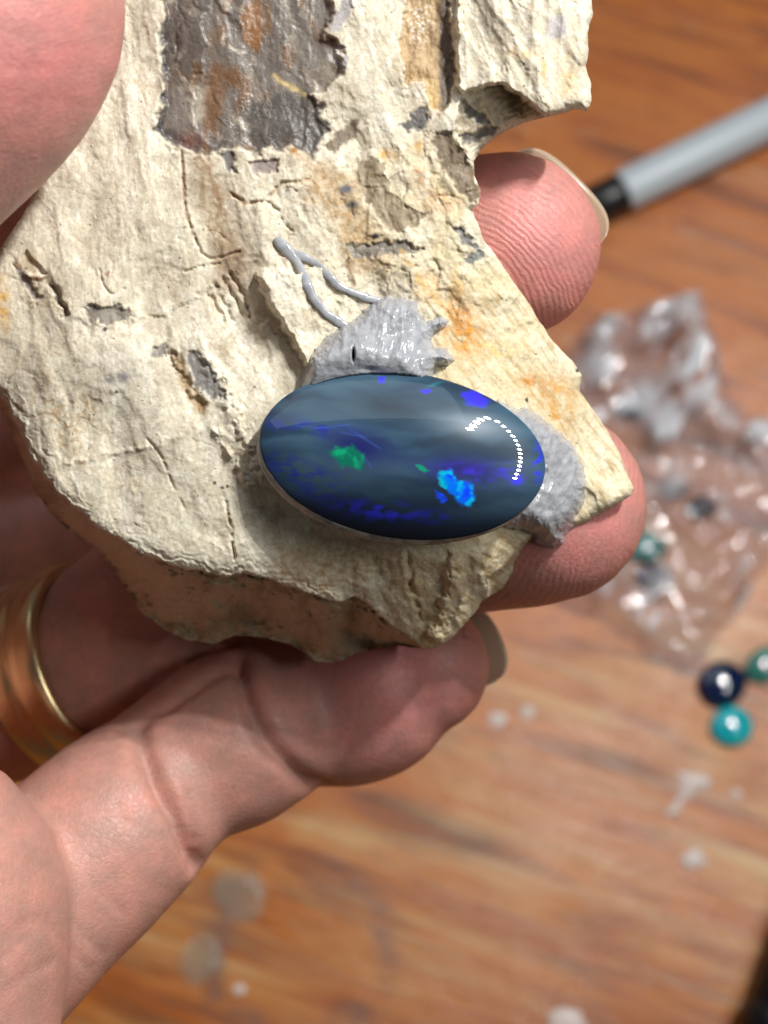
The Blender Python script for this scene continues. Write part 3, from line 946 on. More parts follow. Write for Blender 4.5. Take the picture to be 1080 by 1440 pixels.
UP = [(418, 560), (428, 520), (436, 500), (452, 480), (480, 458), (504, 444), (520, 428), (532, 418), (545, 416), (566, 420), (586, 422),
      (592, 440), (599, 452), (612, 446), (624, 444), (632, 452), (626, 462), (612, 468), (607, 478), (613, 488), (630, 488), (634, 498),
      (641, 506), (632, 514), (616, 516), (610, 526), (612, 560)]
pu = build_putty('putty_blob', UP, lambda u, v: 2.4 + 1.3 * sstep(440, 520, v) - 1.2 * sstep(560, 620, u), 401,
                 'shiny grey putty smear with two thin strings above the dark blue opal', holes=[(497, 500, 1.8, 8, 2.2), (520, 520, 14, 5, 0.6)])
for pth, rad in (([(392, 340), (404, 352), (420, 372), (430, 396), (440, 418), (456, 438), (476, 452), (492, 462)], [.62, .72, .62, .60, .56, .52, .52, .6]),
                 ([(412, 356), (432, 364), (450, 374), (464, 390), (480, 404), (500, 413), (520, 420), (540, 426)], [.60, .60, .52, .46, .44, .46, .55, .6])):
    q = catmull(np.c_[pth, rad], 10)
    zz = rock_z(q[:, 0], q[:, 1])
    zz = np.convolve(np.pad(zz, 8, mode='edge'), np.ones(17) / 17, 'valid') + 0.22
    pts = P(q[:, 0] + 1.2 * fbm(q[:, 1] / 14, q[:, 0] / 14, 2, 3), q[:, 1], zz)
    vv, ff = tube(pts, 0.70 * q[:, 2] * (1 + 0.40 * fbm(q[:, 0] / 26, q[:, 1] / 26, 2, 8)), 14, 0.5)
    mesh_obj('string', vv, ff, PUTTY, pu)
RB = [(700, 560), (724, 574), (741, 573), (762, 586), (790, 608), (812, 632), (822, 656), (826, 682), (822, 706), (812, 726), (806, 742),
      (797, 752), (794, 766), (778, 774), (762, 774), (750, 768), (750, 756), (738, 748), (716, 744), (690, 735), (680, 640)]
build_putty('putty_blob', RB, lambda u, v: 3.6 - 1.4 * sstep(770, 830, u), 431,
            'thick ridged grey putty lump at the pointed right end of the opal')


# ------------------------------------------------------------------ the opal
def build_opal():
    nr, ns = 96, 520
    r = np.linspace(0, 1, nr + 1)[1:] ** 0.85
    t = np.arange(ns) * 2 * math.pi / ns
    R, Tt = np.meshgrid(r, t, indexing='ij')
    wob = 1 + 0.006 * np.sin(2 * Tt + 1) + 0.006 * np.sin(3 * Tt)
    top = opal_pt(R, Tt)
    top = OP_C + (top - OP_C) * 1.0 + (OP_A * ((wob - 1) * OP_SA * R * np.cos(Tt))[..., None])
    v = np.vstack([opal_pt(np.array([0.0]), np.array([0.0])), top.reshape(-1, 3)])
    f = []
    idx = 1 + np.arange(nr * ns).reshape(nr, ns)
    q = np.stack([idx[:-1], idx[1:], np.roll(idx[1:], -1, 1), np.roll(idx[:-1], -1, 1)], -1).reshape(-1, 4)
    tri = np.stack([np.zeros(ns, int), idx[0], np.roll(idx[0], -1)], -1)
    u, w = proj(v)
    c = np.zeros((len(v), 3)); c[:] = lin((52, 78, 98))
    em = np.zeros(len(v))

    def put(m, cc, k=1.0):
        nonlocal c
        m = np.clip(m * k, 0, 1)[:, None]
        c = c * (1 - m) + lin(cc) * m

    def g(cx, cy, rx, ry, rot=0):
        a = math.radians(rot); x = (u - cx) * math.cos(a) + (w - cy) * math.sin(a); y = -(u - cx) * math.sin(a) + (w - cy) * math.cos(a)
        return np.exp(-(x / rx) ** 2 - (y / ry) ** 2)

    def pm(poly, fe=2.0, wp=3.0, sc=8.0, seed=1):
        return sstep(-fe, fe, poly_sd(u + wp * fbm(u / sc, w / sc, 3, seed), w + wp * fbm(u / sc, w / sc, 3, seed + 7), poly))
    band = fbm((w - 0.10 * u + 12 * fbm(u / 70, w / 50, 3, 499)) / 40, u / 170, 3, 501)
    put(sstep(-0.2, 0.5, band), (76, 106, 124), 0.6)
    put(sstep(0.0, 0.6, -band), (34, 48, 64), 0.7)
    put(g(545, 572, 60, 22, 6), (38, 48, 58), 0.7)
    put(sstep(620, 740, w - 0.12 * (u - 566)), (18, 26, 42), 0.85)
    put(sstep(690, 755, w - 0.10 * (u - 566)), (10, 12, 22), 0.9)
    # violet blue clouds
    sp = lambda s, sc: sstep(-0.25, 0.45, fbm(u / (sc * 2.2), w / (sc * 1.1), 4, s, 0.45))
    put(g(440, 602, 60, 10, 8) * sp(511, 16), (38, 50, 165), 0.9)
    put(g(505, 628, 50, 24, 15), (34, 38, 100), 1.0)
    put(g(425, 668, 60, 22, 20) * sp(513, 10), (30, 36, 130), 0.8)
    put(g(540, 718, 50, 10, 6) * sp(515, 10), (36, 36, 180), 1.0)
    put(g(600, 726, 34, 8, 4) * sp(517, 9), (28, 28, 140), 0.8)
    put(g(470, 705, 50, 10, 22) * sp(518, 9), (24, 26, 96), 0.7)
    put(g(660, 660, 60, 16, 5), (44, 40, 120), 0.95)
    put(g(660, 666, 40, 12, 8) * sp(519, 9), (60, 50, 190), 0.9)
    put(g(716, 662, 14, 8, 20) * sp(521, 8), (44, 44, 230), 1.0)
    put(g(727, 676, 7, 5), (60, 50, 255), 1.1)
    put(g(757, 650, 6, 22) * sp(523, 9), (36, 40, 235), 1.2)
    put(pm([(650, 552), (672, 550), (688, 566), (682, 572), (660, 571), (652, 562)], 4, 5, 8, 3) * (0.6 + 0.5 * sp(524, 6)), (58, 48, 245), 1.0)
    put(pm([(592, 549), (606, 547), (606, 552), (594, 554)], 1.6, 2, 6, 4), (60, 50, 225), 1.0)
    put(pm([(532, 530), (541, 530), (541, 538), (534, 539)], 1.4, 2, 6, 5), (60, 60, 240), 1.0)
    put(g(610, 541, 10, 2, -20), (50, 130, 150), 0.6)
    # fine scratches of light in the left cloud
    for (x0, y0, x1, y1) in [(405, 598, 470, 603), (430, 604, 500, 596), (486, 600, 540, 634), (510, 640, 524, 660), (470, 606, 520, 616)]:
        d, _, a = seg_dist(u, w, [(x0, y0), (x1, y1)], False)
        put(np.exp(-(d / 1.3) ** 2) * sstep(0, .3, a) * sstep(0, .2, 1 - a), (70, 100, 190), 0.32)
    # green flash
    gm = pm([(462, 634), (480, 630), (494, 628), (504, 632), (512, 648), (510, 660), (496, 656), (480, 656), (470, 646)], 4.5, 5, 11, 11)
    put(gm, (10, 112, 88), 0.95)
    put(gm * sstep(-0.2, 0.5, fbm(u / 15, w / 20, 3, 531)), (16, 168, 118), 0.9)
    put(gm * g(510, 652, 8, 10), (30, 70, 90), 0.7)
    put(pm([(585, 653), (594, 655), (604, 662), (596, 664), (588, 660)], 1.5, 2, 6, 12), (16, 150, 116), 0.9)
    # bright blue flash
    bm = pm([(620, 660), (636, 664), (642, 676), (656, 676), (668, 690), (664, 708), (652, 712), (640, 700), (628, 690), (618, 676)], 3.2, 4.5, 10, 13)
    put(bm, (0, 110, 235), 1.0)
    put(bm * (g(655, 692, 10, 12) + g(635, 668, 8, 6)), (10, 60, 255), 1.0)
    put(bm * sstep(0.05, 0.35, fbm(u / 13, w / 13, 2, 541)) * (1 - g(655, 692, 9, 10)), (0, 190, 215), 0.85)
    put(bm * g(618, 680, 8, 10), (0, 185, 170), 0.9)
    put(pm([(612, 690), (622, 694), (630, 702), (622, 707), (614, 700)], 1.6, 2.5, 6, 14) * (0.5 + 0.6 * sp(545, 5)), (20, 70, 235), 1.0)
    tm = NT('black_opal')
    tm.link(tm.attr('col').outputs['Color'], tm.b.inputs['Base Color'])
    tm.b.inputs['Roughness'].default_value = 0.3
    tm.b.inputs['IOR'].default_value = 1.45
    tm.b.inputs['Coat Weight'].default_value = 1.0
    tm.b.inputs['Coat Roughness'].default_value = 0.012
    tm.b.inputs['Specular IOR Level'].default_value = 0.15
    loc = W(OP_C)
    root = thing('opal_cabochon', loc)
    tag(root, 'large polished dark blue oval opal with green and bright blue flashes on the rock', 'opal')
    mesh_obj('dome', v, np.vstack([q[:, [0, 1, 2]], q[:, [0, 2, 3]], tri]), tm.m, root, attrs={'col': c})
    # pale potch base: a narrower girdle under the dome
    prof = [(0.998, 0.0), (1.004, -0.35), (1.0, -0.9), (0.955, -1.5), (0.90, -2.2), (0.6, -2.6), (0.02, -2.7)]
    ns2 = 160
    t2 = np.arange(ns2) * 2 * math.pi / ns2
    vv = []
    for (k, z) in prof:
        k2 = k * (1 + 0.004 * np.sin(5 * t2 + 4 * z))
        vv.append(OP_C - OP_A * 0.32 * min(1, -2 * z) - OP_B * 0.42 * min(1, -2 * z) + OP_A * (OP_SA * k2 * np.cos(t2))[:, None] + OP_B * (OP_SB * k2 * np.sin(t2))[:, None] + OP_N * (z - 0.01 + 0.08 * np.sin(2 * t2))[:, None])
    vv = np.vstack(vv)
    ix = np.arange(len(prof) * ns2).reshape(len(prof), ns2)
    q2 = np.stack([ix[:-1], ix[1:], np.roll(ix[1:], -1, 1), np.roll(ix[:-1], -1, 1)], -1).reshape(-1, 4)
    tp = NT('pale_potch')
    nz = tp.noise(tp.coord(), 0.6, 4, 0.6)
    tp.link(tp.ramp(nz, [(0.35, tuple(lin((104, 112, 112)))), (0.65, tuple(lin((176, 178, 168))))]), tp.b.inputs['Base Color'])
    tp.b.inputs['Roughness'].default_value = 0.22
    b = mesh_obj('base', vv, q2, tp.m, root)
    b['label'] = 'pale grey underside of the opal'


build_opal()


# ------------------------------------------------------------------ the hand
CH = {   # u, v (photo pixels), z mm, radius mm along each digit
    'thumb': [(-700, 900, -22, 22), (-560, 620, -6, 17), (-330, 340, 10, 13.5), (-190, 205, 15.5, 12.6), (-62, 60, 17, 13.2), (-22, -40, 15.5, 12.4), (10, -130, 12, 9.5)],
    'index': [(-560, 620, -34, 17), (-260, 420, -48, 11.5), (60, 180, -50, 9.8), (330, 60, -44, 9.5), (520, 40, -34, 9), (600, 40, -30, 7)],
    'middle': [(-560, 780, -34, 16), (-260, 640, -44, 11.5), (60, 560, -50, 10.2), (360, 470, -46, 9.8), (560, 400, -35, 9.8), (660, 362, -19, 10.0), (700, 350, -14.6, 9.8), (714, 346, -13.8, 9.5)],
    'ring': [(-420, 1090, -46, 15), (-160, 1010, -48, 11.6), (106, 940, -39.8, 10.6), (240, 842, -38, 10.0), (300, 818, -38, 9.7), (450, 775, -37, 10.0), (600, 742, -29, 9.9), (700, 722, -20.8, 10.2), (755, 713, -18.3, 10.3), (772, 711, -18.2, 10.1)],
    'little': [(-300, 1420, -14, 15), (-80, 1370, -12, 11.6), (62, 1255, -17, 10.4), (165, 1160, -21, 9.9), (225, 1105, -24, 8.9), (246, 1086, -25, 8.6), (325, 1042, -27, 9.6), (384, 1016, -29.5, 8.9), (410, 1005, -31, 8.4), (490, 982, -32.5, 9.8), (550, 955, -31.8, 9.4), (592, 938, -31.2, 7.6)],
    'web': [(-300, 860, -50, 17), (-60, 800, -54, 13), (120, 740, -54, 11), (260, 700, -52, 9)],
    'web_upper': [(-300, 560, -50, 16), (-60, 640, -55, 13), (120, 640, -54, 11)],
    'palm_edge': [(-700, 1500, -14, 26), (-420, 1440, -6, 20), (-146, 1262, -5, 15.6), (-166, 1480, -4, 17)],
    'palm': [(-1000, 1300, -24, 28), (-700, 1150, -34, 26), (-480, 900, -42, 18), (-430, 1080, -40, 17)],
    'heel': [(-1000, 1300, -14, 26), (-720, 980, -20, 23), (-560, 640, -12, 17)],
}


def build_hand():
    vs, fs = [], []
    base = 0
    for k, ch in CH.items():
        q = catmull(ch, 14)
        pts = P(q[:, 0], q[:, 1], q[:, 2])
        v, f = tube(pts, q[:, 3], 28)
        vs.append(v); fs += [tuple(i + base for i in ff) for ff in f]; base += len(v)
    me = bpy.data.meshes.new('tmp'); me.from_pydata([tuple(p) for p in np.vstack(vs)], [], fs); me.update()
    tmp = bpy.data.objects.new('tmp', me); COL.objects.link(tmp)
    m = tmp.modifiers.new('r', 'REMESH'); m.mode = 'VOXEL'; m.voxel_size = 0.5
    dg = bpy.context.evaluated_depsgraph_get()
    ev = tmp.evaluated_get(dg).to_mesh()
    nv = len(ev.vertices); co = np.zeros(nv * 3); ev.vertices.foreach_get('co', co); co = co.reshape(-1, 3)
    nl = len(ev.loops); li = np.zeros(nl, np.int32); ev.loops.foreach_get('vertex_index', li)
    faces = li.reshape(-1, 4).copy()
    bpy.data.objects.remove(tmp, do_unlink=True)
    e = np.vstack([faces[:, [0, 1]], faces[:, [1, 2]], faces[:, [2, 3]], faces[:, [3, 0]]])
    deg = np.bincount(e.ravel(), minlength=nv)[:, None].astype(float)

    def lap(x, n, lam=0.5):
        for _ in range(n):
            acc = np.stack([np.bincount(e[:, 0], x[e[:, 1], k], nv) + np.bincount(e[:, 1], x[e[:, 0], k], nv) for k in range(x.shape[1])], -1)
            x = x + lam * (acc / deg - x)
        return x

    def normals(x):
        a, b, c, d = (x[faces[:, k]] for k in range(4))
        fn = np.cross(c - a, d - b)
        n = np.stack([sum(np.bincount(faces[:, k], fn[:, j], nv) for k in range(4)) for j in range(3)], -1)
        return n / (np.linalg.norm(n, axis=1, keepdims=True) + 1e-9)
    co = lap(co, 10)
    n = normals(co)
    if (n * (co - co.mean(0))).sum() < 0:
        faces = faces[:, ::-1].copy(); n = -n
    u, v = proj(co)
    face = sstep(0.0, 0.35, n[:, 2])
    disp = np.zeros(nv)
    # fleshy pads and creases, given along lines seen on the skin
    near_little = sstep(30, 0, np.abs(co[:, 2] + 22) - 14)

    def crease(poly, depth, width, rng=None):
        nonlocal disp
        d, _, a = seg_dist(u + 2 * fbm(u / 20, v / 20, 2, 7), v, poly, False)
        k = np.exp(-(d / width) ** 2) * face * sstep(0, 0.06, a) * sstep(0, 0.06, 1 - a)
        if rng: k = k * ((co[:, 2] > rng[0]) & (co[:, 2] < rng[1]))
        disp = disp - depth * k
    lf = (-45, -12)
    crease([(330, 905), (342, 960), (360, 1015), (392, 1062), (432, 1098), (486, 1130)], 1.3, 13, lf)
    crease([(342, 930), (350, 985), (380, 1040), (425, 1092), (470, 1128)], 0.5, 6, lf)
    crease([(190, 1010), (204, 1060), (226, 1110), (252, 1155), (272, 1200), (284, 1235)], 1.3, 13, lf)
    crease([(206, 1050), (222, 1100), (250, 1150), (276, 1215)], 0.5, 6, lf)
    crease([(262, 1108), (272, 1150), (280, 1190)], 0.35, 5, lf)
    for (a, b, c) in [((62, 1290), (90, 1328), (130, 1368)), ((78, 1270), (108, 1306), (150, 1346)), ((120, 1230), (150, 1262), (176, 1290)),
                      ((0, 1330), (30, 1300), (60, 1290)), ((0, 1352), (34, 1318), (64, 1306)), ((0, 1400), (40, 1370), (80, 1350)), ((160, 1120), (172, 1150), (190, 1170))]:
        crease([a, b, c], 0.28, 3.0)
    for (a, b, c) in [((20, 52), (80, 46), (150, 40)), ((30, 72), (90, 66), (160, 62)), ((-10, 100), (60, 96), (140, 100)), ((10, 150), (70, 140), (130, 150))]:
        crease([a, b, c], 0.08, 4)
    crease([(155, 1030), (230, 1000), (300, 950), (350, 925)], 0.6, 7)
    disp += 0.10 * fbm(u / 60, v / 60, 3, 601)
    co = co + n * disp[:, None]
    co = lap(co, 2, 0.35)
    # skin tint: redder finger ends and creases, paler palm
    red = np.zeros(nv)
    for (cu, cv, r) in [(760, 340, 150), (800, 720, 150), (560, 950, 140), (60, 80, 150)]:
        red = np.maximum(red, np.exp(-((u - cu) ** 2 + (v - cv) ** 2) / r ** 2))
    c = lin((200, 150, 136))[None] * (1 - 0.75 * red[:, None]) + lin((208, 132, 130))[None] * 0.75 * red[:, None]
    blot = fbm(u / 45, v / 45, 5, 611, 0.6)[:, None]
    c = c * (1 + 0.18 * blot) + np.array([0.05, -0.018, -0.015]) * blot
    fine = fbm(u / 9, v / 9, 3, 617)[:, None]
    c = np.clip(c * (1 + 0.06 * fine), 0.02, 0.95)
    # friction ridges: a phase that grows across the ridges of each finger pad
    ph = np.zeros(nv); am = np.zeros(nv)
    m1 = sstep(-32, -26, co[:, 2]) * (u > 630) * (v < 520) * face
    ph1 = np.hypot((u - 628) * 1.0, (v - 470) * 0.92) + 5 * fbm(u / 50, v / 50, 2, 621)
    ph = np.where(m1 > 0, ph1 / 8.4, ph); am = np.maximum(am, m1)
    m2 = (u > 650) * (v > 520) * (v < 900) * sstep(-34, -28, co[:, 2]) * face
    ph2 = np.hypot((u - 660), (v - 690) * 0.7) + 6 * fbm(u / 50, v / 50, 2, 623)
    ph = np.where(m2 > 0, ph2 / 8.0, ph); am = np.maximum(am, 0.7 * m2)
    m3 = (u < 260) * (v < 420) * (co[:, 2] > 3)
    ph3 = 0.25 * u + v + 8 * fbm(u / 60, v / 60, 2, 627)
    ph = np.where(m3, ph3 / 9.0, ph); am = np.maximum(am, 0.12 * m3)
    t = NT('skin')
    vv = t.coord()
    nse = t.noise(vv, 1.6, 4, 0.6)
    t.link(t.mix(0.5, t.attr('col').outputs['Color'], t.ramp(nse, [(0.3, (0.88, 0.82, 0.80)), (0.7, (1.08, 1.06, 1.05))]), 'MULTIPLY'), t.b.inputs['Base Color'])
    t.b.inputs['Subsurface Weight'].default_value = 0.35
    t.b.inputs['Subsurface Radius'].default_value = (1.0, 0.35, 0.2)
    t.b.inputs['Subsurface Scale'].default_value = 0.0022
    t.b.inputs['Roughness'].default_value = 0.42
    t.b.inputs['Specular IOR Level'].default_value = 0.45
    phn = t.math('ADD', t.attr('phase').outputs['Fac'], t.math('MULTIPLY', t.noise(vv, 0.9, 3, 0.6), 1.1))
    sn = t.math('SINE', t.math('MULTIPLY', phn, 6.2832))
    rd = t.math('MULTIPLY', sn, t.attr('ridge').outputs['Fac'])
    b1 = t.bump(rd, 0.024, 1.0)
    pores = t.noise(vv, 2.2, 4, 0.6, 0.5)
    vo = t.new('ShaderNodeTexVoronoi', feature='DISTANCE_TO_EDGE'); vo.inputs['Scale'].default_value = 1.6
    wv = t.new('ShaderNodeVectorMath', operation='ADD')
    nv3 = t.new('ShaderNodeTexNoise'); nv3.inputs['Scale'].default_value = 0.8; t.link(vv, nv3.inputs['Vector'])
    t.link(vv, wv.inputs[0]); t.link(nv3.outputs['Color'], wv.inputs[1]); t.link(wv.outputs[0], vo.inputs['Vector'])
    ln = t.math('MINIMUM', vo.outputs['Distance'], 0.12)
    b2 = t.bump(ln, 0.35, 0.4, b1)
    rg = t.ramp(pores, [(0.35, (.34, .34, .34)), (0.65, (.52, .52, .52))]); t.link(rg, t.b.inputs['Roughness'])
    t.link(t.bump(pores, 0.10, 0.8, b2), t.b.inputs['Normal'])
    o = mesh_obj('hand', co, faces, t.m, attrs={'col': c, 'phase': ph, 'ridge': am})
    tag(o, 'bare left hand with a gold ring gripping the cream rock', 'hand')
    return o


HAND = build_hand()


def build_nail(tip, along, up, wid, length, label=None, mat=None):
    """curved nail plate: tip = middle of the free edge (mm), along = finger direction, up = away from the pad"""
    along = np.array(along, float); along /= np.linalg.norm(along)
    up = np.array(up, float); up -= along * up.dot(along); up /= np.linalg.norm(up)
    sd = np.cross(along, up)
    na, nb = 26, 22
    vs = []
    for lay in (0.0, -0.45):
        for i in range(na):
            a = -1 + 2 * i / (na - 1)
            for j in range(nb):
                b = j / (nb - 1)
                ang = a * 1.12
                edge = math.sqrt(max(0, 1 - (abs(a) ** 2.4))) if True else 1
                x = wid * math.sin(ang) / math.sin(1.12)
                y = wid * 0.72 * (math.cos(ang) - 1)
                z = -length * (1 - b) + (edge - 1) * 0.42 * wid * 1.6 * b
                vs.append(np.array(tip) + sd * x + up * (y + lay - 0.9 * b * b * 0.6) + along * z)
    ix = np.arange(2 * na * nb).reshape(2, na, nb)
    f = []
    for i in range(na - 1):
        for j in range(nb - 1):
            f.append((ix[0, i, j], ix[0, i + 1, j], ix[0, i + 1, j + 1], ix[0, i, j + 1]))
            f.append((ix[1, i, j], ix[1, i, j + 1], ix[1, i + 1, j + 1], ix[1, i + 1, j]))
    for i in range(na - 1):
        for j in (0, nb - 1):
            f.append((ix[0, i, j], ix[0, i + 1, j], ix[1, i + 1, j], ix[1, i, j]))
    for j in range(nb - 1):
        for i in (0, na - 1):
            f.append((ix[0, i, j], ix[0, i, j + 1], ix[1, i, j + 1], ix[1, i, j]))
    return mesh_obj('nail', np.array(vs), [tuple(int(q) for q in ff) for ff in f], NAIL, HAND)


tn = simple_mat('nail', tuple(lin((186, 166, 142))), 0.3)
tn.b.inputs['Subsurface Weight'].default_value = 0.4
tn.b.inputs['Subsurface Radius'].default_value = (1, .6, .4)
tn.b.inputs['Subsurface Scale'].default_value = 0.001
tn.b.inputs['Transmission Weight'].default_value = 0.25
NAIL = tn.m
build_nail(P(813, 254, -17.5), (0.70, 0.70, 0.0), (0.2, 0.2, -1), 6.4, 11)
build_nail(P(700, 886, -36.5), (0.82, 0.40, 0.0), (0.25, 0.45, -1), 4.4, 9)
build_nail(P(895, 690, -27), (0.95, 0.1, 0.0), (0.2, 0.1, -1), 6.4, 10)


# ------------------------------------------------------------------ ring
def build_ring():
    c = P(108, 940, -39.6)
    ax = P(240, 852, -31) - P(-60, 975, -46); ax /= np.linalg.norm(ax)
    a = np.cross(ax, [0, 0, 1.0]); a /= np.linalg.norm(a); b = np.cross(ax, a)
    R = 10.75
    prof = []
    w = 4.0
    for k in range(13):                       # two rounded bands with a groove between
        x = -w + 2 * w * k / 12
        loc = (abs(x) - w / 2) / (w / 2)
        prof.append((x, R + 0.55 + 0.55 * math.sqrt(max(0, 1 - loc * loc * 0.98))))
    prof += [(w * 0.98, R - 0.25), (0, R - 0.4), (-w * 0.98, R - 0.25)]
    ns = 120
    t = np.arange(ns) * 2 * math.pi / ns
    vs = []
    for (x, r) in prof:
        vs.append(c + ax * x + r * (np.cos(t)[:, None] * a + np.sin(t)[:, None] * b))
    vs = np.vstack(vs); n = len(prof)
    ix = np.arange(n * ns).reshape(n, ns)
    f = np.stack([ix, np.roll(ix, -1, 0), np.roll(np.roll(ix, -1, 0), -1, 1), np.roll(ix, -1, 1)], -1).reshape(-1, 4)
    t = simple_mat('worn_gold', (0.88, 0.72, 0.40), 0.3, 1.0)
    nz = t.noise(t.coord(), 1.2, 4, 0.6)
    t.link(t.ramp(nz, [(0.3, (.28, .28, .28)), (0.7, (.4, .4, .4))]), t.b.inputs['Roughness'])
    o = mesh_obj('finger_ring', vs, f, t.m)
    tag(o, 'plain gold double band ring on the finger under the rock', 'ring')


build_ring()


# ------------------------------------------------------------------ things on the table (world metres)
def revolve(name, prof, a, b, mat, parent, seg=40):
    """solid of revolution from world point a towards b; prof = [(distance along, radius)] in mm"""
    a = np.array(a); d = np.array(b) - a; d /= np.linalg.norm(d)
    p = np.cross(d, [0, 0, 1.0]); p /= np.linalg.norm(p); q = np.cross(d, p)
    t = np.arange(seg) * 2 * math.pi / seg
    vs = np.vstack([a + d * x * MM + r * MM * (np.cos(t)[:, None] * p + np.sin(t)[:, None] * q) for x, r in prof])
    n = len(prof)
    f = [(i * seg + j, i * seg + (j + 1) % seg, (i + 1) * seg + (j + 1) % seg, (i + 1) * seg + j) for i in range(n - 1) for j in range(seg)]
    f += [tuple(range(seg))[::-1], tuple((n - 1) * seg + j for j in range(seg))]
    return mesh_obj(name, vs, f, mat, parent, world=True)


def build_pen():
    r = 4.9
    a = T(846, 284, r); b = T(1075, 172, r)
    root = thing('marker_pen', a * [1, 1, 0])
    tag(root, 'pale grey marker pen with a black collar lying on the table', 'pen')
    grey = simple_mat('grey_plastic', tuple(lin((204, 214, 220))), 0.35).m
    black = simple_mat('black_plastic', (0.012, 0.012, 0.013), 0.35).m
    revolve('barrel', [(5.2, 4.2), (5.3, 4.7), (6.2, 4.9), (95, 4.9), (96.5, 4.6), (97, 3.5)], a, b, grey, root)
    revolve('collar', [(-3.5, 3.9), (-2.8, 4.5), (4.6, 4.55), (5.25, 4.4)], a, b, black, root)
    revolve('nib', [(-15, 0.7), (-14.6, 1.1), (-10, 1.5), (-9.6, 2.4), (-3.6, 3.7)], a, b, black, root)


build_pen()


def dome_stone(name, u, v, ru, rv, rot, hgt, rgb, label, rgb2=None, part=True, h0=0.0):
    """little cabochon: domed top with a thin girdle under it; sizes in mm"""
    nr, ns = 14, 48
    c0 = T(u, v, 0.0)
    t = np.arange(ns) * 2 * math.pi / ns
    ca, sa = math.cos(math.radians(rot)), math.sin(math.radians(rot))
    rows = [(1e-3, hgt)] + [(k / nr, hgt * (0.35 + 0.65 * math.sqrt(max(0, 1 - (k / nr) ** 2)))) for k in range(1, nr + 1)]
    rows += [(1.0, 0.12 * hgt), (0.93, 0.0)]
    vs = []
    for k, z in rows:
        x = ru * k * np.cos(t) * (1 + 0.02 * np.sin(3 * t + u)); y = rv * k * np.sin(t)
        vs.append(np.stack([c0[0] + (x * ca - y * sa) * MM, c0[1] + (x * sa + y * ca) * MM, np.full(ns, (z + h0 + 0.05) * MM)], -1))
    vs = np.vstack(vs); n = len(rows)
    f = [(i * ns + j, (i + 1) * ns + j, (i + 1) * ns + (j + 1) % ns, i * ns + (j + 1) % ns) for i in range(n - 1) for j in range(ns)]
    f += [tuple(range(ns)), tuple((n - 1) * ns + j for j in range(ns))[::-1]]
    m = simple_mat('gem_' + name, tuple(lin(rgb)), 0.08, 0, 1.0)
    nz = m.noise(m.coord(), 0.35, 3, 0.6, 0.5)
    m.link(m.ramp(nz, [(0.35, tuple(lin(rgb))), (0.68, tuple(lin(rgb2 or tuple(min(255, q * 1.2) for q in rgb))))]), m.b.inputs['Base Color'])
    o = mesh_obj(name, vs, f, m.m, world=True, origin=c0 + np.array([0, 0, h0 * MM]))
    return tag(o, label, 'opal')


dome_stone('loose_opal', 1014, 963, 5.4, 5.0, 30, 3.0, (16, 30, 74), 'navy blue loose opal touching the turquoise one on the table', (14, 44, 62))
dome_stone('loose_opal', 1028, 1022, 4.6, 4.3, 10, 2.8, (10, 170, 186), 'bright turquoise round loose opal on the table', (30, 200, 205))
dome_stone('loose_opal', 1074, 936, 4.6, 3.6, 40, 2.6, (40, 104, 100), 'dull green loose opal beside the navy one on the table', (80, 160, 140))


def chip_stone(u, v, r, hgt, rgb, label, seed, h0=0.6):
    """rough pebble"""
    bm = bmesh.new(); bmesh.ops.create_icosphere(bm, subdivisions=3, radius=1.0)
    c0 = T(u, v, 0)
    vs = np.array([q.co[:] for q in bm.verts]); fs = [tuple(x.index for x in f.verts) for f in bm.faces]; bm.free()
    k = 1 + 0.22 * fbm(vs[:, 0] * 1.3 + seed, vs[:, 1] * 1.3 + vs[:, 2], 3, seed)
    vs = vs * k[:, None] * np.array([r, r * 0.72, hgt / 2]); vs[:, 2] = np.maximum(vs[:, 2], -hgt * 0.35)
    vs = c0 + (vs + [0, 0, hgt * 0.35 + h0]) * MM
    m = simple_mat('gem_chip', tuple(lin(rgb)), 0.18, 0, 0.6)
    nz = m.noise(m.coord(), 0.5, 3, 0.6, 0.5)
    m.link(m.ramp(nz, [(0.35, tuple(lin(rgb))), (0.7, tuple(lin(tuple(min(255, q * 1.5 + 10) for q in rgb))))]), m.b.inputs['Base Color'])
    o = mesh_obj('opal_chip', vs, fs, m.m, world=True, origin=c0)
    tag(o, label, 'opal', 'opal chips in the plastic bag')


chip_stone(905, 772, 4.6, 3.4, (18, 108, 104), 'teal green opal chip in the clear plastic bag', 3)
chip_stone(918, 812, 3.8, 3.0, (44, 30, 52), 'dark purple opal chip in the bag below the teal one', 5)
chip_stone(985, 716, 3.4, 2.6, (40, 42, 48), 'black opal chip alone in the middle of the clear bag', 7)
chip_stone(888, 575, 3.8, 3.0, (24, 34, 60), 'dark blue opal chip in the bag right above the lower fingertip', 9)
chip_stone(948, 690, 3.0, 2.4, (92, 74, 80), 'dull mauve opal chip in the bag beside the black one', 12)


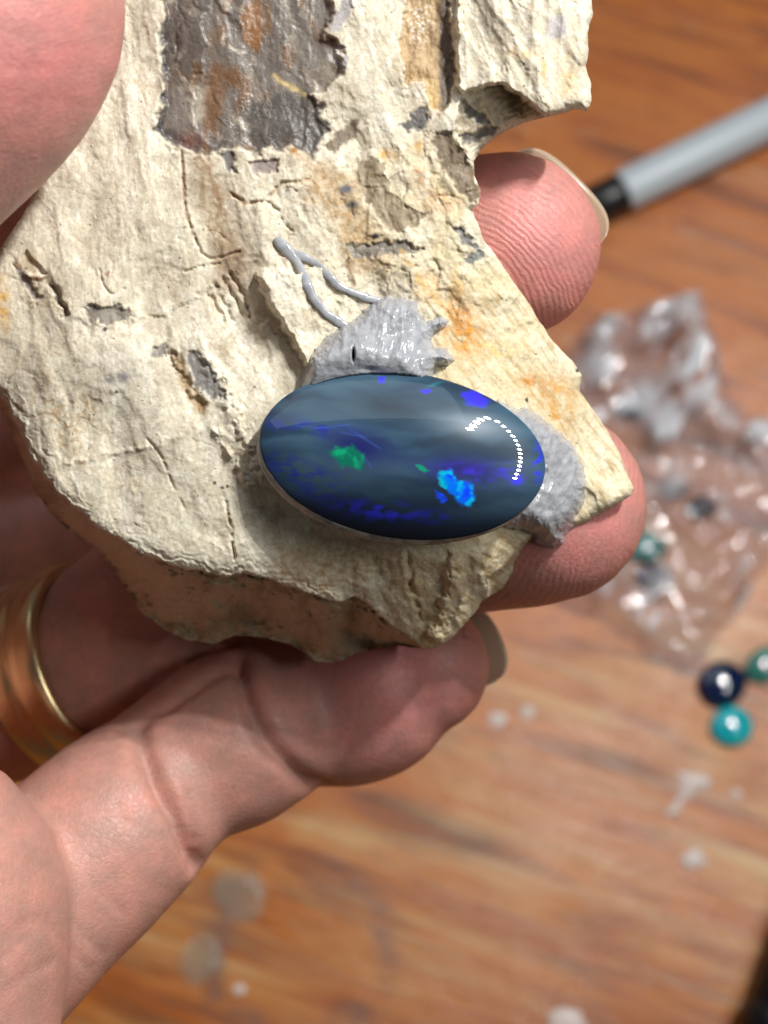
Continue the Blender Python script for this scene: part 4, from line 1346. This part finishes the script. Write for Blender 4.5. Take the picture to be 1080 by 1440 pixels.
def build_bag():
    poly = [(770, 520), (820, 462), (842, 440), (868, 446), (905, 430), (950, 418), (985, 408), (996, 440), (1006, 478), (1018, 520),
            (1028, 560), (1052, 584), (1085, 590), (1120, 600), (1130, 700), (1100, 770), (1068, 812), (1040, 858), (1006, 905), (975, 948), (958, 952),
            (920, 928), (880, 900), (840, 872), (790, 860), (740, 800), (740, 620)]
    st = 3.0
    us = [p[0] for p in poly]; vs = [p[1] for p in poly]
    u, v = np.meshgrid(np.arange(min(us) - 6, max(us) + 6, st), np.arange(min(vs) - 6, max(vs) + 6, st))
    sd = poly_sd(u + 6 * fbm(u / 40, v / 40, 2, 701), v + 6 * fbm(u / 40, v / 40, 2, 703), poly)
    dd = np.clip(sd, 0, None)
    ou = u + 14 * fbm(u / 90, v / 90, 2, 705); ov = v + 14 * fbm(u / 90, v / 90, 2, 707)
    cr = ridged((ou + 0.4 * ov) / 150, (ov - 0.4 * ou) / 200, 1, 711)
    cr2 = 1 - np.abs(pn((ou - 0.7 * ov) / 110, (ov + 0.6 * ou) / 160, 715))
    cr3 = np.abs(pn((ou + 0.9 * ov) / 44, (ov - 0.9 * ou) / 90, 719)) + 0.6 * np.abs(pn((ou - 0.5 * ov) / 34, (ov + 0.5 * ou) / 60, 723))
    up = 0.55 + 0.9 * np.exp(-((u - 930) / 120) ** 2 - ((v - 510) / 110) ** 2)
    h = 1.2 + (7.0 * cr * up + 3.2 * cr2 ** 2 + 2.2 * cr3) * sstep(0, 25, dd)
    keep = sd > -0.6 * st
    cell = keep[:-1, :-1] & keep[1:, :-1] & keep[:-1, 1:] & keep[1:, 1:]
    idx = np.arange(u.size).reshape(u.shape)
    f = np.stack([idx[:-1, :-1][cell], idx[1:, :-1][cell], idx[1:, 1:][cell], idx[:-1, 1:][cell]], -1)
    used = np.zeros(u.size, bool); used[f.ravel()] = True
    new = np.full(u.size, -1); new[used] = np.arange(used.sum())
    gr = np.array([T(a, b, 0) for a, b in zip(u.ravel()[used], v.ravel()[used])])
    top = gr.copy(); top[:, 2] = h.ravel()[used] * MM
    bot = gr.copy(); bot[:, 2] = 0.25 * MM
    milk_glare = (0.07 + 0.50 * sstep(0.70, 0.97, cr2) * sstep(0.0, 0.5, fbm(u / 60, v / 60, 2, 731) + up - 0.7)).ravel()[used]  # even film haze, plus crease highlights painted white
    glare = sum(np.exp(-((u - a) / b) ** 2 - ((v - c_) / d_) ** 2) for a, b, c_, d_ in
              [(945, 40, 470, 60), (975, 26, 540, 40), (900, 34, 575, 26), (838, 22, 505, 40), (930, 16, 620, 40), (1060, 22, 610, 26), (905, 16, 862, 26), (1045, 12, 840, 40)])  # bright highlights of the film, painted as white patches
    milk_glare = np.clip(milk_glare + 1.0 * (glare * sstep(-0.3, 0.15, fbm((u + v) / 34, (v - u) / 100, 3, 735))).ravel()[used], 0, 0.9)
    t = NT('clear_plastic_film')
    t.n.remove(t.b)
    tr = t.new('ShaderNodeBsdfTransparent'); tr.inputs[0].default_value = (0.97, 0.96, 0.97, 1)
    gl = t.new('ShaderNodeBsdfGlossy'); gl.inputs['Roughness'].default_value = 0.11; gl.inputs['Color'].default_value = (1, 1, 1, 1)
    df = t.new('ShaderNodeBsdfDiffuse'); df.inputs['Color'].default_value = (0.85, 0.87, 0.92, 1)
    lw = t.new('ShaderNodeLayerWeight'); lw.inputs['Blend'].default_value = 0.35
    m1 = t.new('ShaderNodeMixShader'); m2 = t.new('ShaderNodeMixShader')
    t.link(t.attr('milk_glare').outputs['Fac'], m1.inputs[0]); t.link(tr.outputs[0], m1.inputs[1]); t.link(df.outputs[0], m1.inputs[2])
    t.link(t.math('ADD', t.math('MULTIPLY', t.math('POWER', lw.outputs['Facing'], 3.0), 0.5), 0.12, True), m2.inputs[0]); t.link(m1.outputs[0], m2.inputs[1]); t.link(gl.outputs[0], m2.inputs[2])
    t.link(m2.outputs[0], t.out.inputs['Surface'])
    root = thing('plastic_bag', np.array(T(930, 680, 0)))
    tag(root, 'crumpled clear plastic bag of opal chips on the wooden table', 'bag')
    mesh_obj('upper_film', top, new[f], t.m, root, attrs={'milk_glare': milk_glare}, world=True)
    t2 = NT('film_underside'); t2.n.remove(t2.b)
    ta = t2.new('ShaderNodeBsdfTransparent'); ta.inputs[0].default_value = (0.97, 0.96, 0.97, 1)
    tb_ = t2.new('ShaderNodeBsdfDiffuse'); tb_.inputs['Color'].default_value = (0.85, 0.87, 0.92, 1)
    mx = t2.new('ShaderNodeMixShader'); t2.link(t2.attr('milk_glare').outputs['Fac'], mx.inputs[0]); t2.link(ta.outputs[0], mx.inputs[1]); t2.link(tb_.outputs[0], mx.inputs[2])
    t2.link(mx.outputs[0], t2.out.inputs['Surface'])
    mesh_obj('lower_film', bot, new[f], t2.m, root, attrs={'milk_glare': 0.06 + 0 * milk_glare}, world=True)


build_bag()


def drop(name, poly, hgt, mat, label, cat, group=None, st=1.6, warp=2.5):
    """flat rounded spill on the table, its outline in photo pixels"""
    us = [p[0] for p in poly]; vs = [p[1] for p in poly]
    u, v = np.meshgrid(np.arange(min(us) - 5, max(us) + 5, st), np.arange(min(vs) - 5, max(vs) + 5, st))
    sd = poly_sd(u + warp * fbm(u / 10, v / 10, 3, 3), v + warp * fbm(u / 10, v / 10, 3, 5), poly)
    keep = sd > -0.7 * st
    cell = keep[:-1, :-1] & keep[1:, :-1] & keep[:-1, 1:] & keep[1:, 1:]
    idx = np.arange(u.size).reshape(u.shape)
    f = np.stack([idx[:-1, :-1][cell], idx[1:, :-1][cell], idx[1:, 1:][cell], idx[:-1, 1:][cell]], -1)
    used = np.zeros(u.size, bool); used[f.ravel()] = True
    new = np.full(u.size, -1); new[used] = np.arange(used.sum())
    gr = np.array([T(a, b, 0) for a, b in zip(u.ravel()[used], v.ravel()[used])])
    d = np.clip(sd, 0, None).ravel()[used]
    gr[:, 2] = (0.06 + hgt * (1 - np.exp(-d / 5)) * (1 + 0.25 * fbm(u / 12, v / 12, 2, 9).ravel()[used])) * MM
    o = mesh_obj(name, gr, new[f], mat, world=True)
    return tag(o, label, cat, group)


def ell(cx, cy, rx, ry=None, n=14):
    ry = ry or rx
    return [(cx + rx * math.cos(k * 2 * math.pi / n), cy + ry * math.sin(k * 2 * math.pi / n)) for k in range(n)]


WHITE = simple_mat('white_paint', tuple(lin((232, 216, 208))), 0.35).m
G = 'white paint spots on the table'
drop('paint_drip', [(952, 1086), (975, 1084), (996, 1090), (1003, 1100), (994, 1110), (974, 1116), (962, 1128), (954, 1142), (942, 1150), (937, 1144), (948, 1128), (956, 1114), (955, 1098)], 0.9, WHITE, 'white paint drip with a tail on the wood below the turquoise opal', 'paint', G)
drop('paint_drip', [(955, 1206), (968, 1196), (984, 1190), (988, 1204), (998, 1208), (984, 1220), (966, 1224)], 0.9, WHITE, 'white star shaped paint spot on the wood', 'paint', G)
drop('paint_drip', ell(1035, 1116, 8, 8), 0.8, WHITE, 'tiny pink white paint dot beside the tailed white drip', 'paint', G)
drop('paint_drip', ell(700, 1012, 14, 11), 0.7, WHITE, 'round white paint spot on pale wood by the little finger, the bigger of two', 'paint', G)
drop('paint_drip', ell(742, 1002, 10, 11), 0.7, WHITE, 'round white paint spot on pale wood by the little finger, the smaller of two', 'paint', G)
drop('paint_drip', ell(337, 1392, 9, 8), 0.7, WHITE, 'small white paint dot on the wood inside the faint brown ring stain', 'paint', G)
drop('paint_drip', [(772, 1424), (790, 1416), (815, 1422), (826, 1445), (800, 1460), (772, 1450)], 0.7, WHITE, 'pale paint patch on the wood in line with the white star shaped spot', 'paint', G)

tg = simple_mat('clear_glue', tuple(lin((196, 182, 160))), 0.15, 0, 0.5)
_tr = tg.new('ShaderNodeBsdfTransparent'); _mx = tg.new('ShaderNodeMixShader'); _mx.inputs[0].default_value = 0.42
tg.link(_tr.outputs[0], _mx.inputs[1]); tg.link(tg.b.outputs[0], _mx.inputs[2]); tg.link(_mx.outputs[0], tg.out.inputs['Surface'])
drop('glue_blob', [(296, 1236), (322, 1222), (350, 1226), (372, 1244), (376, 1276), (352, 1300), (322, 1296), (304, 1270)], 0.5, tg.m, 'clear grey dried glue blob on the table under the little finger', 'glue', 'dried glue on the table', warp=11)
drop('glue_blob', [(262, 1330), (284, 1312), (306, 1322), (318, 1350), (296, 1378), (268, 1386), (250, 1362)], 0.35, tg.m, 'thin clear glue film on the wood below the grey glue blob', 'glue', 'dried glue on the table', warp=13)


def build_tool():
    a = T(1142, 1300, 7.5); b = T(1086, 1470, 7.5)
    root = thing('black_tool', np.array(a) * [1, 1, 0])
    tag(root, 'black plastic tool handle lying on the wood', 'tool')
    m = simple_mat('scuffed_black', (0.010, 0.011, 0.013), 0.3)
    nz = m.noise(m.coord(), 0.5, 4, 0.6)
    m.link(m.ramp(nz, [(0.35, (.2, .2, .2)), (0.7, (.5, .5, .5))]), m.b.inputs['Roughness'])
    revolve('handle', [(-12, 3), (-11, 5), (-6, 7.0), (17.5, 7.4), (18.2, 7.0)], a, b, m.m, root)
    revolve('collar', [(18.0, 6.9), (18.6, 8.0), (23.4, 8.2), (24, 7.2)], a, b, m.m, root)
    revolve('grip', [(23.8, 7.1), (24.5, 7.5), (60, 7.5), (62, 6.2), (62.5, 3)], a, b, m.m, root)


build_tool()
